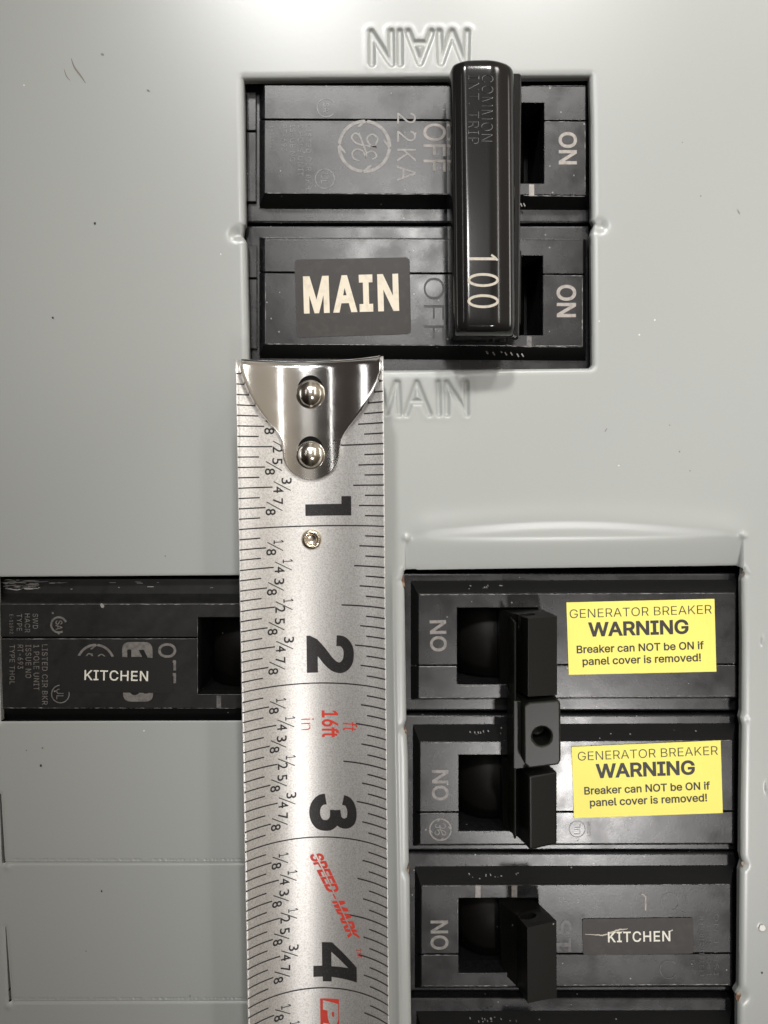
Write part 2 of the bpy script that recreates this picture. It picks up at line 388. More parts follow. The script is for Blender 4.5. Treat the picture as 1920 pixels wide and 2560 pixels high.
def build_cover():
    st = 2.2
    us = np.concatenate([[-1500, -900, -500, -250, -120, -60], np.arange(-40, 1962, st), [2000, 2080, 2200, 2500, 2900, 3400]])
    vs = np.concatenate([[-1500, -900, -500, -250, -120, -60], np.arange(-30, 2600, st), [2650, 2720, 2800, 2900, 2980, 3100, 3400, 3900]])
    U, V = np.meshgrid(us, vs); nv, nu = U.shape
    H = np.zeros_like(U)
    # slow waviness of thin sheet
    H += .05 * np.sin(U / 310 + 1.2) * np.sin(V / 370 + .4) + .03 * np.sin(U / 140 + V / 190)
    sds = {}
    def win(a0, a1, b0, b1):
        i0, i1 = np.searchsorted(vs, [b0, b1]); j0, j1 = np.searchsorted(us, [a0, a1])
        return slice(max(i0 - 1, 0), min(i1 + 1, nv)), slice(max(j0 - 1, 0), min(j1 + 1, nu))
    keep = np.ones((nv - 1, nu - 1), bool)
    Uc = (U[:-1, :-1] + U[1:, 1:]) / 2; Vc = (V[:-1, :-1] + V[1:, 1:]) / 2
    U2, V2 = U.copy(), V.copy()
    tab = (U > 1011) & (U < 1859) & (V > 1330) & (V < 1432)
    for k, poly in HOLES.items():
        pp = np.array(poly); mg = 60
        w = win(pp[:, 0].min() - mg, pp[:, 0].max() + mg, pp[:, 1].min() - mg, pp[:, 1].max() + mg)
        sd = np.full(U.shape, 1e3); sd[w] = poly_sd(U[w], V[w], poly)
        sdc = np.full(Uc.shape, 1e3); wc = (slice(w[0].start, w[0].stop - 1), slice(w[1].start, w[1].stop - 1))
        sdc[wc] = poly_sd(Uc[wc], Vc[wc], poly)
        keep &= ~(sdc < 0)
        # snap rim vertices on to the outline
        near = np.abs(sd) < st * 1.1
        gy, gx = np.gradient(sd); gl = np.hypot(gx, gy) + 1e-9
        adj = np.zeros(U.shape, bool); rem = sdc < 0
        a1 = np.zeros(U.shape, bool); a2 = np.zeros(U.shape, bool)
        for di in (0, 1):
            for dj in (0, 1):
                a1[di:nv - 1 + di, dj:nu - 1 + dj] |= rem; a2[di:nv - 1 + di, dj:nu - 1 + dj] |= ~rem
        rim = a1 & a2 & near
        U2[rim] -= (sd * gx / gl)[rim]; V2[rim] -= (sd * gy / gl)[rim]
        dd = np.clip(sd, 0, None); dd[rim] = 0
        if k in ('main', 'right', 'left'):
            rr = {'main': 7.0, 'right': 7.0, 'left': 6.0}[k]; dp = {'main': .45, 'right': .4, 'left': .12}[k]
            lip = -dp * (1 - np.sqrt(np.clip(1 - (1 - np.clip(dd / rr, 0, 1)) ** 2, 0, 1)))
            lip += -.0007 * np.clip(18 - dd, 0, None) ** 2 * (k != 'left')
            if k == 'right': lip = np.where(tab, lip * .25, lip)
            H += np.where(dd < 60, lip, 0)
        else:
            H += np.where(dd < 40, -.12 * np.exp(-(dd / 5) ** 2), 0)
    # pressed MAIN lettering
    dmin = np.full(U.shape, 1e3)
    for a, b_ in EMB:
        w = win(min(a[0], b_[0]) - 30, max(a[0], b_[0]) + 30, min(a[1], b_[1]) - 30, max(a[1], b_[1]) + 30)
        dmin[w] = np.minimum(dmin[w], seg_d(U[w], V[w], a, b_))
    lower = V > 600
    H += np.where(lower, -.46 * (1 - sstep((dmin - 1.5) / 8.5)), -.36 * (1 - np.clip((dmin - 4.0) / 5.5, 0, 1)))
    H += .03 * np.exp(-((dmin - 15) / 6) ** 2)
    # push-in tab above the right opening
    t = np.clip((V - (1341 - (U - 1011) * .006)) / 82, 0, 1)
    inside = (U > 1011.5) & (U < 1858) & (V < 1432)
    edge = sstep((U - 1011.5) / 5) * sstep((1858 + 2 - U) / 5)
    te = t - (1 - np.exp(-t * 7)) / 7
    H += np.where(inside & (V > 1300), -(2.2 * te) * edge * (.75 + .25 * (U - 1011) / 850), 0)
    vr = 1314 - 16 * np.exp(-((U - 1430) / 260) ** 2) + 14 * np.clip(np.abs(U - 1430) / 430, 0, 1) ** 3
    across = sstep((U - 985) / 90) * sstep((1890 - U) / 90)
    H += .26 * np.exp(-((V - vr) / np.where(V < vr, 36, 19)) ** 2) * across * (V < 1345 + 30)
    for c, a, r in (((1015, 1345), .35, 9), ((1858, 1338), .35, 9), ((592, 585), -.45, 15), ((1502, 565), -.45, 15), ((1001, 1452), -.14, 8), ((1867, 1436), -.14, 8), ((1005, 1822), -.1, 8), ((1866, 1800), -.1, 8),
                    ((1863, 2165), -.12, 8), ((1852, 2490), -.4, 14), ((1905, 2318), .22, 7), ((-4, 1815), .2, 10), ((20, 2168), .2, 9), ((22, 2515), .2, 9)):
        H += a * np.exp(-((U - c[0]) ** 2 + (V - c[1]) ** 2) / r ** 2)
    for c in ((1907, 1600), (1917, 1968)):
        H += .25 * np.exp(-((U - c[0]) / 4) ** 2 - ((V - c[1]) / 12) ** 2)
    # ridge left of the right opening and along the right one
    x1 = 981 + (V - 1440) * .0165
    H += .16 * np.exp(-((U - x1) / 5.5) ** 2) * sstep((V - 1395) / 90)
    H += -.30 * sstep((x1 - U) / 22) * sstep((V - 1380) / 160) * (U > 930) * sstep((U - 930) / 20)
    # seams of the unbroken twist-out plates on the left
    serr = np.convolve(np.clip(rng.random(nu) * 2.2 - .7, 0, 1), [.5, .5], 'same')
    for v0, sl in ((2158, .0), (2505, .0), (2852, 0)):
        on = sstep((U - (6 + (v0 - 2158) * .045)) / 8) * (U < 870)
        H += -.30 * np.exp(-((V - v0) / 2.6) ** 2) * on - .2 * np.exp(-((V - v0 + 8) / 2.2) ** 2) * on * serr[None, :]
    # mesh
    a = (U2 - 960) / F; b_ = (1280 - V2) / F; tt = D / (b_ * SN + CS)
    X = a * tt; Y = (b_ * CS - SN) * tt
    pts = np.stack([X, -H, Y], -1).reshape(-1, 3) / 1000
    idx = np.arange(nv * nu).reshape(nv, nu)
    q = np.stack([idx[:-1, :-1], idx[1:, :-1], idx[1:, 1:], idx[:-1, 1:]], -1)
    # which quads are the three twist-out plates
    plate = np.zeros(keep.shape, int)
    for i, (v0, v1) in enumerate(((1803, 2158), (2158, 2505), (2505, 2852))):
        plate[(Vc > v0) & (Vc < v1) & (Uc > 6 + (Vc - 2158) * .045) & (Uc < 862)] = i + 1
    # sheet thickness behind every rim
    e_h = {}
    K = keep
    rims = []
    kp = np.pad(K, 1)
    up_, dn_, lf_, rt_ = kp[:-2, 1:-1], kp[2:, 1:-1], kp[1:-1, :-2], kp[1:-1, 2:]
    inner = np.zeros(K.shape, bool); inner[1:-1, 1:-1] = True
    for nb, (i0, i1) in ((up_, (0, 3)), (rt_, (3, 2)), (dn_, (2, 1)), (lf_, (1, 0))):
        sel = K & ~nb & inner
        qq = q[sel]; rims.append(np.stack([qq[:, i0], qq[:, i1]], -1))
    rims = np.concatenate(rims)
    def mk(name, faces, label=None, parent=cover):
        used, inv = np.unique(faces, return_inverse=True)
        me = bpy.data.meshes.new(name)
        pv = pts[used]; f = inv.reshape(-1, 4)
        return me, pv, f, used
    def commit(me, pv, f):
        me.vertices.add(len(pv)); me.vertices.foreach_set('co', pv.astype(np.float32).ravel())
        me.loops.add(f.size); me.loops.foreach_set('vertex_index', f.astype(np.int32).ravel())
        me.polygons.add(len(f)); me.polygons.foreach_set('loop_start', np.arange(0, f.size, 4, dtype=np.int32)); me.polygons.foreach_set('loop_total', np.full(len(f), 4, np.int32))
        me.update(); me.validate()
    allf = q[K & (plate == 0)]
    me, pv, f, used = mk('steel_sheet', allf)
    # rim walls: own vertices so the cut edge stays crisp
    lut = {int(x): i for i, x in enumerate(used)}
    r2 = np.array([r for r in rims if int(r[0]) in lut and int(r[1]) in lut])
    a0 = pts[r2[:, 0]]; a1 = pts[r2[:, 1]]; off = np.array([0, .0011, 0])
    base = len(pv); kq = len(r2)
    ring_ = np.concatenate([a0, a1, a1 + off, a0 + off])
    fw = np.stack([base + np.arange(kq), base + kq + np.arange(kq), base + 2 * kq + np.arange(kq), base + 3 * kq + np.arange(kq)], -1)
    pv = np.concatenate([pv, ring_]); f = np.concatenate([f, fw])
    commit(me, pv, f); link('steel_sheet', me, M['paint'], cover, smooth=True)
    for i in (1, 2, 3):
        ff = q[K & (plate == i)]
        me, pv, f, used = mk('twist_out_plate', ff); commit(me, pv, f)
        link('twist_out_plate', me, M['paint'], cover, smooth=True)
build_cover()

# inside of the enclosure behind the breakers, its shade painted as near-black
bm = bmesh.new()
p = [(-1200, -1200), (3000, -1200), (3000, 3600), (-1200, 3600)]
r0 = ring(p, -38); sheet(bm, r0)
for i in range(4):
    a, b_ = r0[i], r0[(i + 1) % 4]
    sheet(bm, [a, b_, b_ + Vector((0, -.034, 0)), a + Vector((0, -.034, 0))])
from_bm('back_box', bm, M['void'], cover)

# scuffs, chips and rust on the cover
def wob(pts, amp=1.0):
    return [(u + rng.normal(0, amp), v + rng.normal(0, amp)) for u, v in spline(pts, 6)]
for pts_, w_ in (([(178, 146), (186, 168), (202, 190), (214, 208)], 4.5), ([(160, 172), (166, 190), (176, 202)], 2.5), ([(252, 134), (260, 138)], 6), ([(1843, 522), (1848, 532), (1850, 535)], 2), ([(367, 224), (374, 228)], 4), ([(1512, 1080), (1518, 1070)], 2.4)):
    mark('scuff', M['scuff'], cover, lambda bm: stroke_px(bm, spline(pts_, 6), w_, .0, .09, taper=True))
for c, r in (((237, 558), 3.2), ((132, 794), 2.6), ((1752, 490), 2.2), ((1699, 1129), 2.4), ((1725, 1177), 2.0), ((1706, 356), 1.8), ((1674, 1063), 1.8), ((413, 1390), 2.0), ((1905, 2432), 3.0), ((106, 1870), 2.4), ((102, 1914), 3.0), ((254, 2228), 2.6), ((66, 1876), 2), ((215, 2378), 2.0), ((475, 2490), 2.4)):
    mark('dirt_speck', M['scuff'] if r < 2.5 else M['ghost'], cover, lambda bm: sheet(bm, [P(u, v, .1) for u, v in circ(c, r * .8, 9, ry=r * 1.0)]))
for c, r in (((1906, 2320), 8), ((1598, 837), 2.4), ((1637, 800), 2.4), ((1498, 803), 2.0), ((60, 213), 2), ((1547, 1164), 1.8), ((552, 635), 2), ((360, 1827), 2.2)):
    mark('paint_chip', M['chip'], cover, lambda bm: sheet(bm, [P(u + rng.normal(0, r * .12), v + rng.normal(0, r * .12), .33 if r > 6 else .1) for u, v in circ(c, r, 10)]))
for c, rx_, ry_ in (((1009, 1452), 4, 15), ((1861, 1433), 4, 12), ((1013, 1826), 4, 10), ((1859, 1797), 3, 9), ((1858, 2162), 4, 9), ((1848, 2492), 9, 12), ((1021, 2172), 2.5, 8)):
    o_ = [(u + rng.normal(0, 1.0), v + rng.normal(0, 1.2)) for u, v in circ(c, rx_, 12, ry=ry_)]
    mark('rust_spot', M['rust'], cover, lambda bm: loft(bm, [ring(o_, -.35), ring(o_, -.9)]))
def wob(pts, amp=1.0):
    return [(u + rng.normal(0, amp), v + rng.normal(0, amp)) for u, v in spline(pts, 6)]

# ------------------------------------------------------------------ breakers
ZF, ZS, ZB = -.9, -4.0, -30.0
def u_poly(x0, x1, ya, yb, sx0, sx1, sy, side):
    "rectangle with the handle slot bitten out of the side that meets the seam"
    if side == 'b': return [(x0, ya), (x1, ya), (x1, yb), (sx1, yb), (sx1, sy), (sx0, sy), (sx0, yb), (x0, yb)]
    return [(x0, ya), (sx0, ya), (sx0, sy), (sx1, sy), (sx1, ya), (x1, ya), (x1, yb), (x0, yb)]
def pole_case(parent, g, material=None, zf=ZF, zs=ZS):
    """one pole: g has x0 x1 (face), bx0 bx1 (foot of the bevels), y0 y1 (face), by0 by1 (foot), s (seam), slot (x0, y0, x1, y1), strip (x0, y0, x1, y1)"""
    bm = bmesh.new(); e = 1.6
    sx0, sy0, sx1, sy1 = g['slot']; t = g.get('tilt', 0)
    for part in 'AB':
        if part == 'A':
            top = u_poly(g['x0'], g['x1'], g['y0'], g['s'] - e, sx0, sx1, sy0, 'b'); foot = u_poly(g['bx0'], g['bx1'], g['by0'], g['s'] - e, sx0, sx1, sy0, 'b')
        else:
            top = u_poly(g['x0'], g['x1'], g['s'] + e, g['y1'], sx0, sx1, sy1, 'a'); foot = u_poly(g['bx0'], g['bx1'], g['s'] + e, g['by1'], sx0, sx1, sy1, 'a')
        tl = lambda pl: [(u, v + t * (u - 1000) / 800) for u, v in pl]
        top, foot = tl(top), tl(foot)
        R0 = ring(top, zf); R1 = []
        for i, ((u, v), (fu, fv)) in enumerate(zip(top, foot)):
            if (u, v) == (fu, fv):
                X, Y, _ = PM(u, v, zf); R1.append(W(X, Y, zs - .6))
            else: R1.append(P(fu, fv, zs - .6))
        loft(bm, [R0, R1], True, False)
    o = from_bm('case', bm, material or M['plastic'], parent); bev(o, .10, 2, 30)
    # shoulder the face stands on, with the well of the slot cut through it
    bm = bmesh.new()
    x0, y0, x1, y1 = g['strip']
    zz = zs
    xs = [x0, sx0, sx1, x1]; ys = [y0, sy0, sy1, y1]
    outer = [(x0, y0), (x1, y0), (x1, y1), (x0, y1)]
    grid = {}
    for i, u in enumerate(xs):
        for j, v in enumerate(ys): grid[i, j] = bm.verts.new(P(u, v, zz))
    for i in range(3):
        for j in range(3):
            if i == 1 and j == 1: continue
            bm.faces.new((grid[i, j], grid[i + 1, j], grid[i + 1, j + 1], grid[i, j + 1]))
    def wall(seq):
        for a, b_ in zip(seq, seq[1:]):
            A, B = grid[a].co, grid[b_].co; off = Vector((0, -(ZB - zz) / 1000, 0))
            bm.faces.new((grid[a], grid[b_], bm.verts.new(B + off), bm.verts.new(A + off)))
    wall([(0, 0), (1, 0), (2, 0), (3, 0)]); wall([(3, 0), (3, 1), (3, 2), (3, 3)]); wall([(3, 3), (2, 3), (1, 3), (0, 3)]); wall([(0, 3), (0, 2), (0, 1), (0, 0)])
    bmesh.ops.remove_doubles(bm, verts=bm.verts, dist=1e-7)
    s_ = from_bm('shoulder', bm, material or M['plastic'], o); bev(s_, .35, 3, 40)
    # black tapered walls of the slot
    bm = bmesh.new()
    q = [(sx0, sy0), (sx1, sy0), (sx1, sy1), (sx0, sy1)]
    R = [ring(q, zf - .25), drop(q, zf - .25, -16)]
    vs = [[bm.verts.new(p_) for p_ in r] for r in R]
    for i in range(4): bm.faces.new((vs[0][i], vs[0][(i + 1) % 4], vs[1][(i + 1) % 4], vs[1][i]))
    bm.faces.new(vs[1])
    from_bm('slot', bm, M['chamfer'], o)
    return o
def chamfer_strip(case, a, b_, zf, zs, name='recess_band'):
    "sloping band beside the face, its dark reflection painted as a blacker sheet: a = outline at zf, b = outline at zs (two points each)"
    bm = bmesh.new()
    n1 = Vector((0, -.00006, 0))
    sheet(bm, [P(*a[0], zf) + n1, P(*a[1], zf) + n1, P(*b_[1], zs) + n1, P(*b_[0], zs) + n1])
    return from_bm(name, bm, M['chamfer'], case)
def drum(parent, x0, y0, x1, y1, ztop=-5.5, r=7.0, name='rotor'):
    "rounded hub of the handle seen inside the slot"
    bm = bmesh.new(); rings = []
    X0, Ya, _ = PM(x0, y0 + 5, ZF); X1, Yb, _ = PM(x1, y1 - 5, ZF); cx = (X0 + X1) / 2; hw = (X1 - X0) / 2
    prof = []
    for i in range(15):
        a = math.radians(-80 + 160 * i / 14); prof.append((cx + hw * .96 * math.sin(a) / math.sin(math.radians(80)), ztop - r + r * math.cos(a)))
    for k, Y in enumerate((Ya, Yb)):
        rings.append([bm.verts.new(W(x, Y, z)) for x, z in prof])
    for i in range(14): bm.faces.new((rings[0][i], rings[0][i + 1], rings[1][i + 1], rings[1][i]))
    bm.faces.new(rings[0]); bm.faces.new(rings[1][::-1])
    return from_bm(name, bm, M['rotor'], parent, smooth=True)
def hole_cut(o, centre, axis, radius, depth):
    "drill a round hole and keep the result"
    bm = bmesh.new(); bmesh.ops.create_cone(bm, cap_ends=True, segments=28, radius1=radius, radius2=radius, depth=depth * 2)
    me = bpy.data.meshes.new('c'); bm.to_mesh(me); bm.free(); c = bpy.data.objects.new('c', me); COL.objects.link(c)
    c.matrix_world = Matrix.Translation(centre) @ axis.to_track_quat('Z', 'Y').to_matrix().to_4x4()
    md = o.modifiers.new('b', 'BOOLEAN'); md.object = c; md.operation = 'DIFFERENCE'; md.solver = 'EXACT'
    bpy.context.view_layer.update()
    dg = bpy.context.evaluated_depsgraph_get(); nm = bpy.data.meshes.new_from_object(o.evaluated_get(dg))
    o.modifiers.clear(); old = o.data; o.data = nm; nm.materials.clear(); nm.materials.append(old.materials[0])
    bpy.data.objects.remove(c); bpy.data.meshes.remove(me)
def edge_wear(case, lines, material=None, z=ZF):
    def f(bm):
        for (u0, v0), (u1, v1), w in lines:
            n_ = max(6, int(math.hypot(u1 - u0, v1 - v0) / 7)); L = []; R = []; k = rng.random(n_ + 1)
            for i in range(n_ + 1):
                t = i / n_; ww = w * (.14 + .8 * k[i] ** 4); u = u0 + (u1 - u0) * t; v = v0 + (v1 - v0) * t + rng.normal(0, .25)
                nx, ny = (0, 1) if abs(u1 - u0) > abs(v1 - v0) else (1, 0)
                L.append(bm.verts.new(P(u - nx * ww, v - ny * ww, z + .03))); R.append(bm.verts.new(P(u + nx * ww * .5, v + ny * ww * .5, z + .03)))
            for i in range(n_): bm.faces.new((L[i], L[i + 1], R[i + 1], R[i]))
    return mark('edge_wear', material or M['wear'], case, f)
GRP = 'black circuit breakers in the panel'

# --- main breaker, two poles, ON side to the right
main = thing('main_breaker', 'black main breaker in the top opening with one long handle marked 100', 'circuit breaker', (1045, 560, -20), GRP)
g1 = dict(x0=661, x1=1464, bx0=646, bx1=1471, y0=214, y1=485, by0=212, by1=523, s=300, slot=(1150, 256, 1360, 457), strip=(590, 210, 1500, 557), tilt=3)
c1 = pole_case(main, g1)
g2 = dict(x0=661, x1=1458, bx0=646, bx1=1466, y0=597, y1=863, by0=594, by1=897, s=683, slot=(1150, 637, 1357, 836), strip=(590, 564, 1500, 990), tilt=5)
c2 = pole_case(main, g2)
chamfer_strip(c1, ((663, 484), (1463, 489)), ((648, 522), (1470, 525)), ZF, ZS)
chamfer_strip(c2, ((663, 861), (1457, 868)), ((648, 896), (1465, 902)), ZF, ZS)
# stepped ledge along the left of each pole
def ledge(case, segs, u0, u1, z):
    for v0, v1 in segs:
        bm = bmesh.new(); box_px(bm, u0, v0, u1, v1, z, z - 1.5); bev(from_bm('ledge', bm, M['plastic'], case), .12, 2)
ledge(c1, ((230, 326), (330, 504)), 615, 640, -3.2); ledge(c2, ((612, 694), (698, 872)), 617, 642, -3.2)
for c_, y0, y1 in ((c1, 256, 457), (c2, 637, 836)): drum(c_, 1150, y0, 1340, y1)

# long common handle: swept rounded section
def main_bar():
    ZC = 12.0
    bm = bmesh.new(); rings = []
    Xc0, Y0, _ = PM(1206, 146, 11); Xc1, Y1, _ = PM(1212, 838, 11)
    def top_z(x):
        z = 12.14
        if x > .8: z -= 7 - math.sqrt(max(49 - (x - .8) ** 2, 0))
        if x < -2.5: z -= 3.2 - math.sqrt(max(10.24 - (x + 2.5) ** 2, 0))
        return z
    dome_ = [(x, top_z(x)) for x in (-4.55, -4.1, -3.6, -3.1, -2.75, -2.5, -2.2, -1.2, 0.0, .5, .8, 1.2, 1.8, 2.5, 3.2, 4.0)]
    sec = [(-5.05, 2.4), (-5.15, 5.0), (-5.1, 8.0), (-5.0, 9.9), (-4.8, 11.0)] + dome_ + [(4.75, 10.7), (5.12, 9.7), (5.25, 8.0), (5.25, 5.0), (5.2, 2.4)]
    prm = [(0.0, .62, -2.2), (.006, .82, -1.0), (.016, .93, -.35), (.034, .99, -.06), (.06, 1, 0), (.3, 1, 0), (.6, 1, 0), (.93, 1, 0), (.965, .995, -.05), (.982, .97, -.35), (.992, .94, -.9), (1.0, .9, -1.9)]
    for t, k, dz in prm:
        X = Xc0 + (Xc1 - Xc0) * t; Y = Y0 + (Y1 - Y0) * t
        r = []
        for x, z in sec:
            zz = z + (dz * (z - 2.4) / 9.7)
            bulge = 0
            if t < .02: bulge = .9 * (abs(x) / 5.2) ** 2.5 * (1 - t / .02)
            r.append(W(X + x * k, Y - bulge, zz))
        rings.append(r)
    loft(bm, rings)
    o = from_bm('handle', bm, M['gloss'], main, 'long glossy black common trip handle marked 100', smooth=True)
    md = o.modifiers.new('sub', 'SUBSURF'); md.levels = 2; md.render_levels = 2
    return o
bar = main_bar()
for y0, y1 in ((262, 450), (644, 826)):
    bm = bmesh.new(); q = [(1130, y0), (1288, y0), (1288, y1), (1130, y1)]
    X0, Ya, _ = PM(1165, y0, -1); X1, Yb, _ = PM(1290, y1, -1)
    loft(bm, [[W(X0, Ya, 4), W(X1, Ya, 4), W(X1, Yb, 4), W(X0, Yb, 4)], [W(X0, Ya, -8), W(X1, Ya, -8), W(X1, Yb, -8), W(X0, Yb, -8)]])
    bev(from_bm('handle_stem', bm, M['satin'], bar), .3)
# skirt of the bar: the wider foot seen right of and below it
bm = bmesh.new(); X0, Ya, _ = PM(1124, 190, 3); X1, Yb, _ = PM(1297, 850, 3)
loft(bm, [[W(X0, Ya, 4.2), W(X1 - .1, Ya, 4.2), W(X1 - .1, Yb, 4.2), W(X0, Yb, 4.2)], [W(X0, Ya, 2.2), W(X1, Ya, 2.2), W(X1, Yb, 2.2), W(X0, Yb, 2.2)]])
bev(from_bm('skirt', bm, M['gloss'], bar), .5, 3)

ZT = 12.14
def main_marks():
    S, SDm, SF = M['stamp'], M['stampdim'], M['stampfaint']
    mark('on_marking', S, c1, lambda b: text_px(b, 'ON', (1397, 330), (1397, 411), 45, ZF, .018))
    mark('on_marking', S, c2, lambda b: text_px(b, 'ON', (1392, 712), (1392, 793), 48, ZF, .018))
    mark('off_marking', S, c1, lambda b: text_px(b, 'OFF', (1059, 309), (1059, 429), 55, ZF, .004))
    mark('off_marking', M['ghost'], c2, lambda b: text_px(b, 'OFF', (1060, 694), (1060, 850), 50, ZF, -.006))
    mark('rating_marking', SDm, c1, lambda b: text_px(b, '22KA', (993, 282), (993, 452), 46, ZF, -.004, 1.15))
    mark('emblem', SDm, c1, lambda b: script_roundel(b, (911, 366), 66, 8, ZF, 90))
    def small(b):
        for s, u, a, c_, h in (('LISTED CIR BKR', 765, 312, 474, 13), ('2 POLE UNIT', 745, 312, 440, 13), ('ISSUE NO', 725, 312, 404, 13), ('RT-693', 704, 312, 378, 13), ('E-11592', 676, 316, 370, 9)):
            text_px(b, s, (u, a), (u, c_), h, ZF, -.004, 1.1)
    mark('approval_print', SF, c1, small)
    def rings(b):
        stroke_px(b, circ((812, 447), 24, 30), 2.6, ZF, closed=True); text_px(b, 'UL', (803, 434), (803, 460), 17, ZF)
        stroke_px(b, circ((816, 269), 23, 26, 40, 330), 2.6, ZF); text_px(b, 'SA', (808, 257), (808, 281), 15, ZF)
    mark('approval_mark', SF, c1, rings)
    mark('index_line', S, c1, lambda b: stroke_px(b, [(1329, 461), (1329, 490)], 13, ZF))
    mark('index_line', SF, c2, lambda b: stroke_px(b, [(1323, 840), (1323, 868)], 12, ZF))
    mark('rating_number', M['gold'], bar, lambda b: digits100(b), 'pale gold number 100')
    def eng(b):
        text_px(b, 'COMMON', (1204, 186), (1202, 352), 27, ZT, -.012, 1.1); text_px(b, 'INT. TRIP', (1170, 188), (1169, 358), 26, ZT, -.012, 1.1)
    mark('engraved_text', M['engrave'], bar, eng, 'engraved words COMMON INT. TRIP')  # flat near-black letters; the groove shade is put into their colour
    def eng2(b):
        text_px(b, 'COMMON', (1205.8, 187), (1203.8, 353), 27, ZT, -.022, 1.1, lift=.030); text_px(b, 'INT. TRIP', (1171.6, 189), (1170.6, 359), 26, ZT, -.022, 1.1, lift=.030)
    mark('engraved_edge_glint', M['stampfaint'], bar, eng2)  # pale offset copy: light on the letter rims, painted
    def trip(b):
        for (u, v) in ((1215, 877), (1232, 880), (1250, 874), (1262, 880), (1276, 880), (1292, 884), (1304, 884)):
            stroke_px(b, [(u, v), (u + 5, v + 8)], 3, -2.2, .3)
    mark('trip_lettering', SDm, c2, trip)
    mark('trip_lettering', SDm, c1, lambda b: (stroke_px(b, [(1301, 508), (1305, 516)], 3, -2.2, .3), stroke_px(b, [(1309, 508), (1313, 516)], 3, -2.2, .3)))
def digits100(b):
    z = ZT
    # curved ends follow the shoulder of the bar
    def zz(u): 
        d = abs(u - 1199)
        return 0
    stroke_px(b, [(1172, 647), (1240, 647)], 7, z, .05); stroke_px(b, spline([(1244, 651), (1238, 644), (1228, 637)], 5), 5, z, .06)
    for cy in (700, 753): stroke_px(b, circ((1208, cy), 36, 44, ry=14), 6.5, z, .05, closed=True)
main_marks()
def rounded(poly, r=12, n_=5):
    out = []; k = len(poly)
    for i in range(k):
        p = np.array(poly[i], float); a = np.array(poly[i - 1], float) - p; c = np.array(poly[(i + 1) % k], float) - p
        a *= r / np.hypot(*a); c *= r / np.hypot(*c)
        for j in range(n_ + 1):
            t = j / n_; out.append(tuple(p + a * (1 - t) ** 2 + c * t ** 2))
    return out
def label_plate(parent, name, material, poly, z, thick, label, r=0):
    pl = rounded(poly, r) if r else poly
    bm = bmesh.new(); loft(bm, [ring(pl, z + thick), ring(pl, z - .01)])
    return from_bm(name, bm, material, parent, label)
st = label_plate(c2, 'sticker', M['sticker'], [(736, 649), (1024, 643), (1028, 835), (742, 844)], ZF, .10, 'black sticker reading MAIN in cream capitals', 12)
mark('lettering', M['cream'], st, lambda b: text_px(b, 'MAIN', (760, 784), (998, 777), 93, ZF, .032, 1.16, lift=.14))

# --- right-hand breakers, ON side to the left
def flipped(parent, strip0, ch0, f0, seam, f1, s1, sy0, sy1, xl, bxl, xr, bxr, sx0, tilt=-3):
    g = dict(x0=xl, x1=xr, bx0=bxl + 14, bx1=bxr - 8, y0=f0, y1=f1, by0=ch0, by1=f1 + 4, s=seam, slot=(sx0, sy0, 1345, sy1), strip=(990, strip0, 1880, s1), tilt=tilt)
    c = pole_case(parent, g)
    chamfer_strip(c, ((xl - 1, f0 + 1), (xr - 2, f0 + 1 + tilt)), ((bxl + 15, ch0), (bxr - 9, ch0 + tilt)), ZF, ZS)
    chamfer_strip(c, ((xl + .5, f0 + 2), (xl + .5, seam - 3)), ((bxl + 15, ch0 + 3), (bxl + 15, seam - 3)), ZF, ZS)
    chamfer_strip(c, ((xl + .5, seam + 3), (xl + .5, f1 - 2)), ((bxl + 15, seam + 3), (bxl + 15, f1 + 2)), ZF, ZS)
    drum(c, sx0, sy0, 1330, sy1)
    return c
def block_handle(parent, top, foot, hole, zt=7.6, zb=-2.5, label=None):
    bm = bmesh.new()
    mid = [((a[0] * .5 + b_[0] * .5) + (7 if i in (0, 3) else 0), a[1] * .5 + b_[1] * .5) for i, (a, b_) in enumerate(zip(top, foot))]
    zts = [zt + .5, zt - .6, zt - .6, zt + .5]
    loft(bm, [ring(top, zts), ring(mid, zt * .45 + zb * .55), ring(foot, zb), drop(foot, zb, zb - 5)])
    o = from_bm('handle', bm, M['satin'], parent, label)
    if hole:
        A, B = Vector(P(*top[0], zt + .5)), Vector(P(*top[1], zt - .6)); C_, D_ = Vector(P(*foot[0], zb)), Vector(P(*foot[1], zb))
        nrm = (B - A).cross(C_ - A).normalized()
        hc = P(hole[0], hole[1], hole[2])
        hole_cut(o, hc, nrm, .00145, .004)
    bev(o, .34, 3, 28)
    return o
gen = thing('generator_breaker', 'black double breaker carrying two yellow warning labels, its handles joined by a drilled tie', 'circuit breaker', (1435, 1780, -20), GRP)
k1 = flipped(gen, 1433, 1452, 1484, 1664, 1746, 1777, 1520, 1712, 1046, 1012, 1838, 1853, 1143)
k2 = flipped(gen, 1787, 1811, 1854, 2031, 2111, 2126, 1888, 2078, 1050, 1017, 1831, 1848, 1147)
kit = thing('kitchen_breaker', 'black breaker right of the tape with a drilled handle beside its KITCHEN label', 'circuit breaker', (1435, 2310, -20), GRP)
k3 = flipped(kit, 2132, 2166, 2213, 2386, 2467, 2478, 2246, 2433, 1053, 1022, 1826, 1843, 1147)
low = thing('lower_breaker', 'black breaker cut off by the bottom edge, only its top rim and dark band showing', 'circuit breaker', (1435, 2660, -20), GRP)
k4 = flipped(low, 2496, 2528, 2576, 2748, 2830, 2842, 2610, 2795, 1057, 1026, 1820, 1838, 1150)
h1 = block_handle(gen, [(1320, 1546), (1393, 1540), (1393, 1738), (1320, 1742)], [(1248, 1524), (1344, 1518), (1344, 1708), (1250, 1708)], (1317, 1530, 3.6))
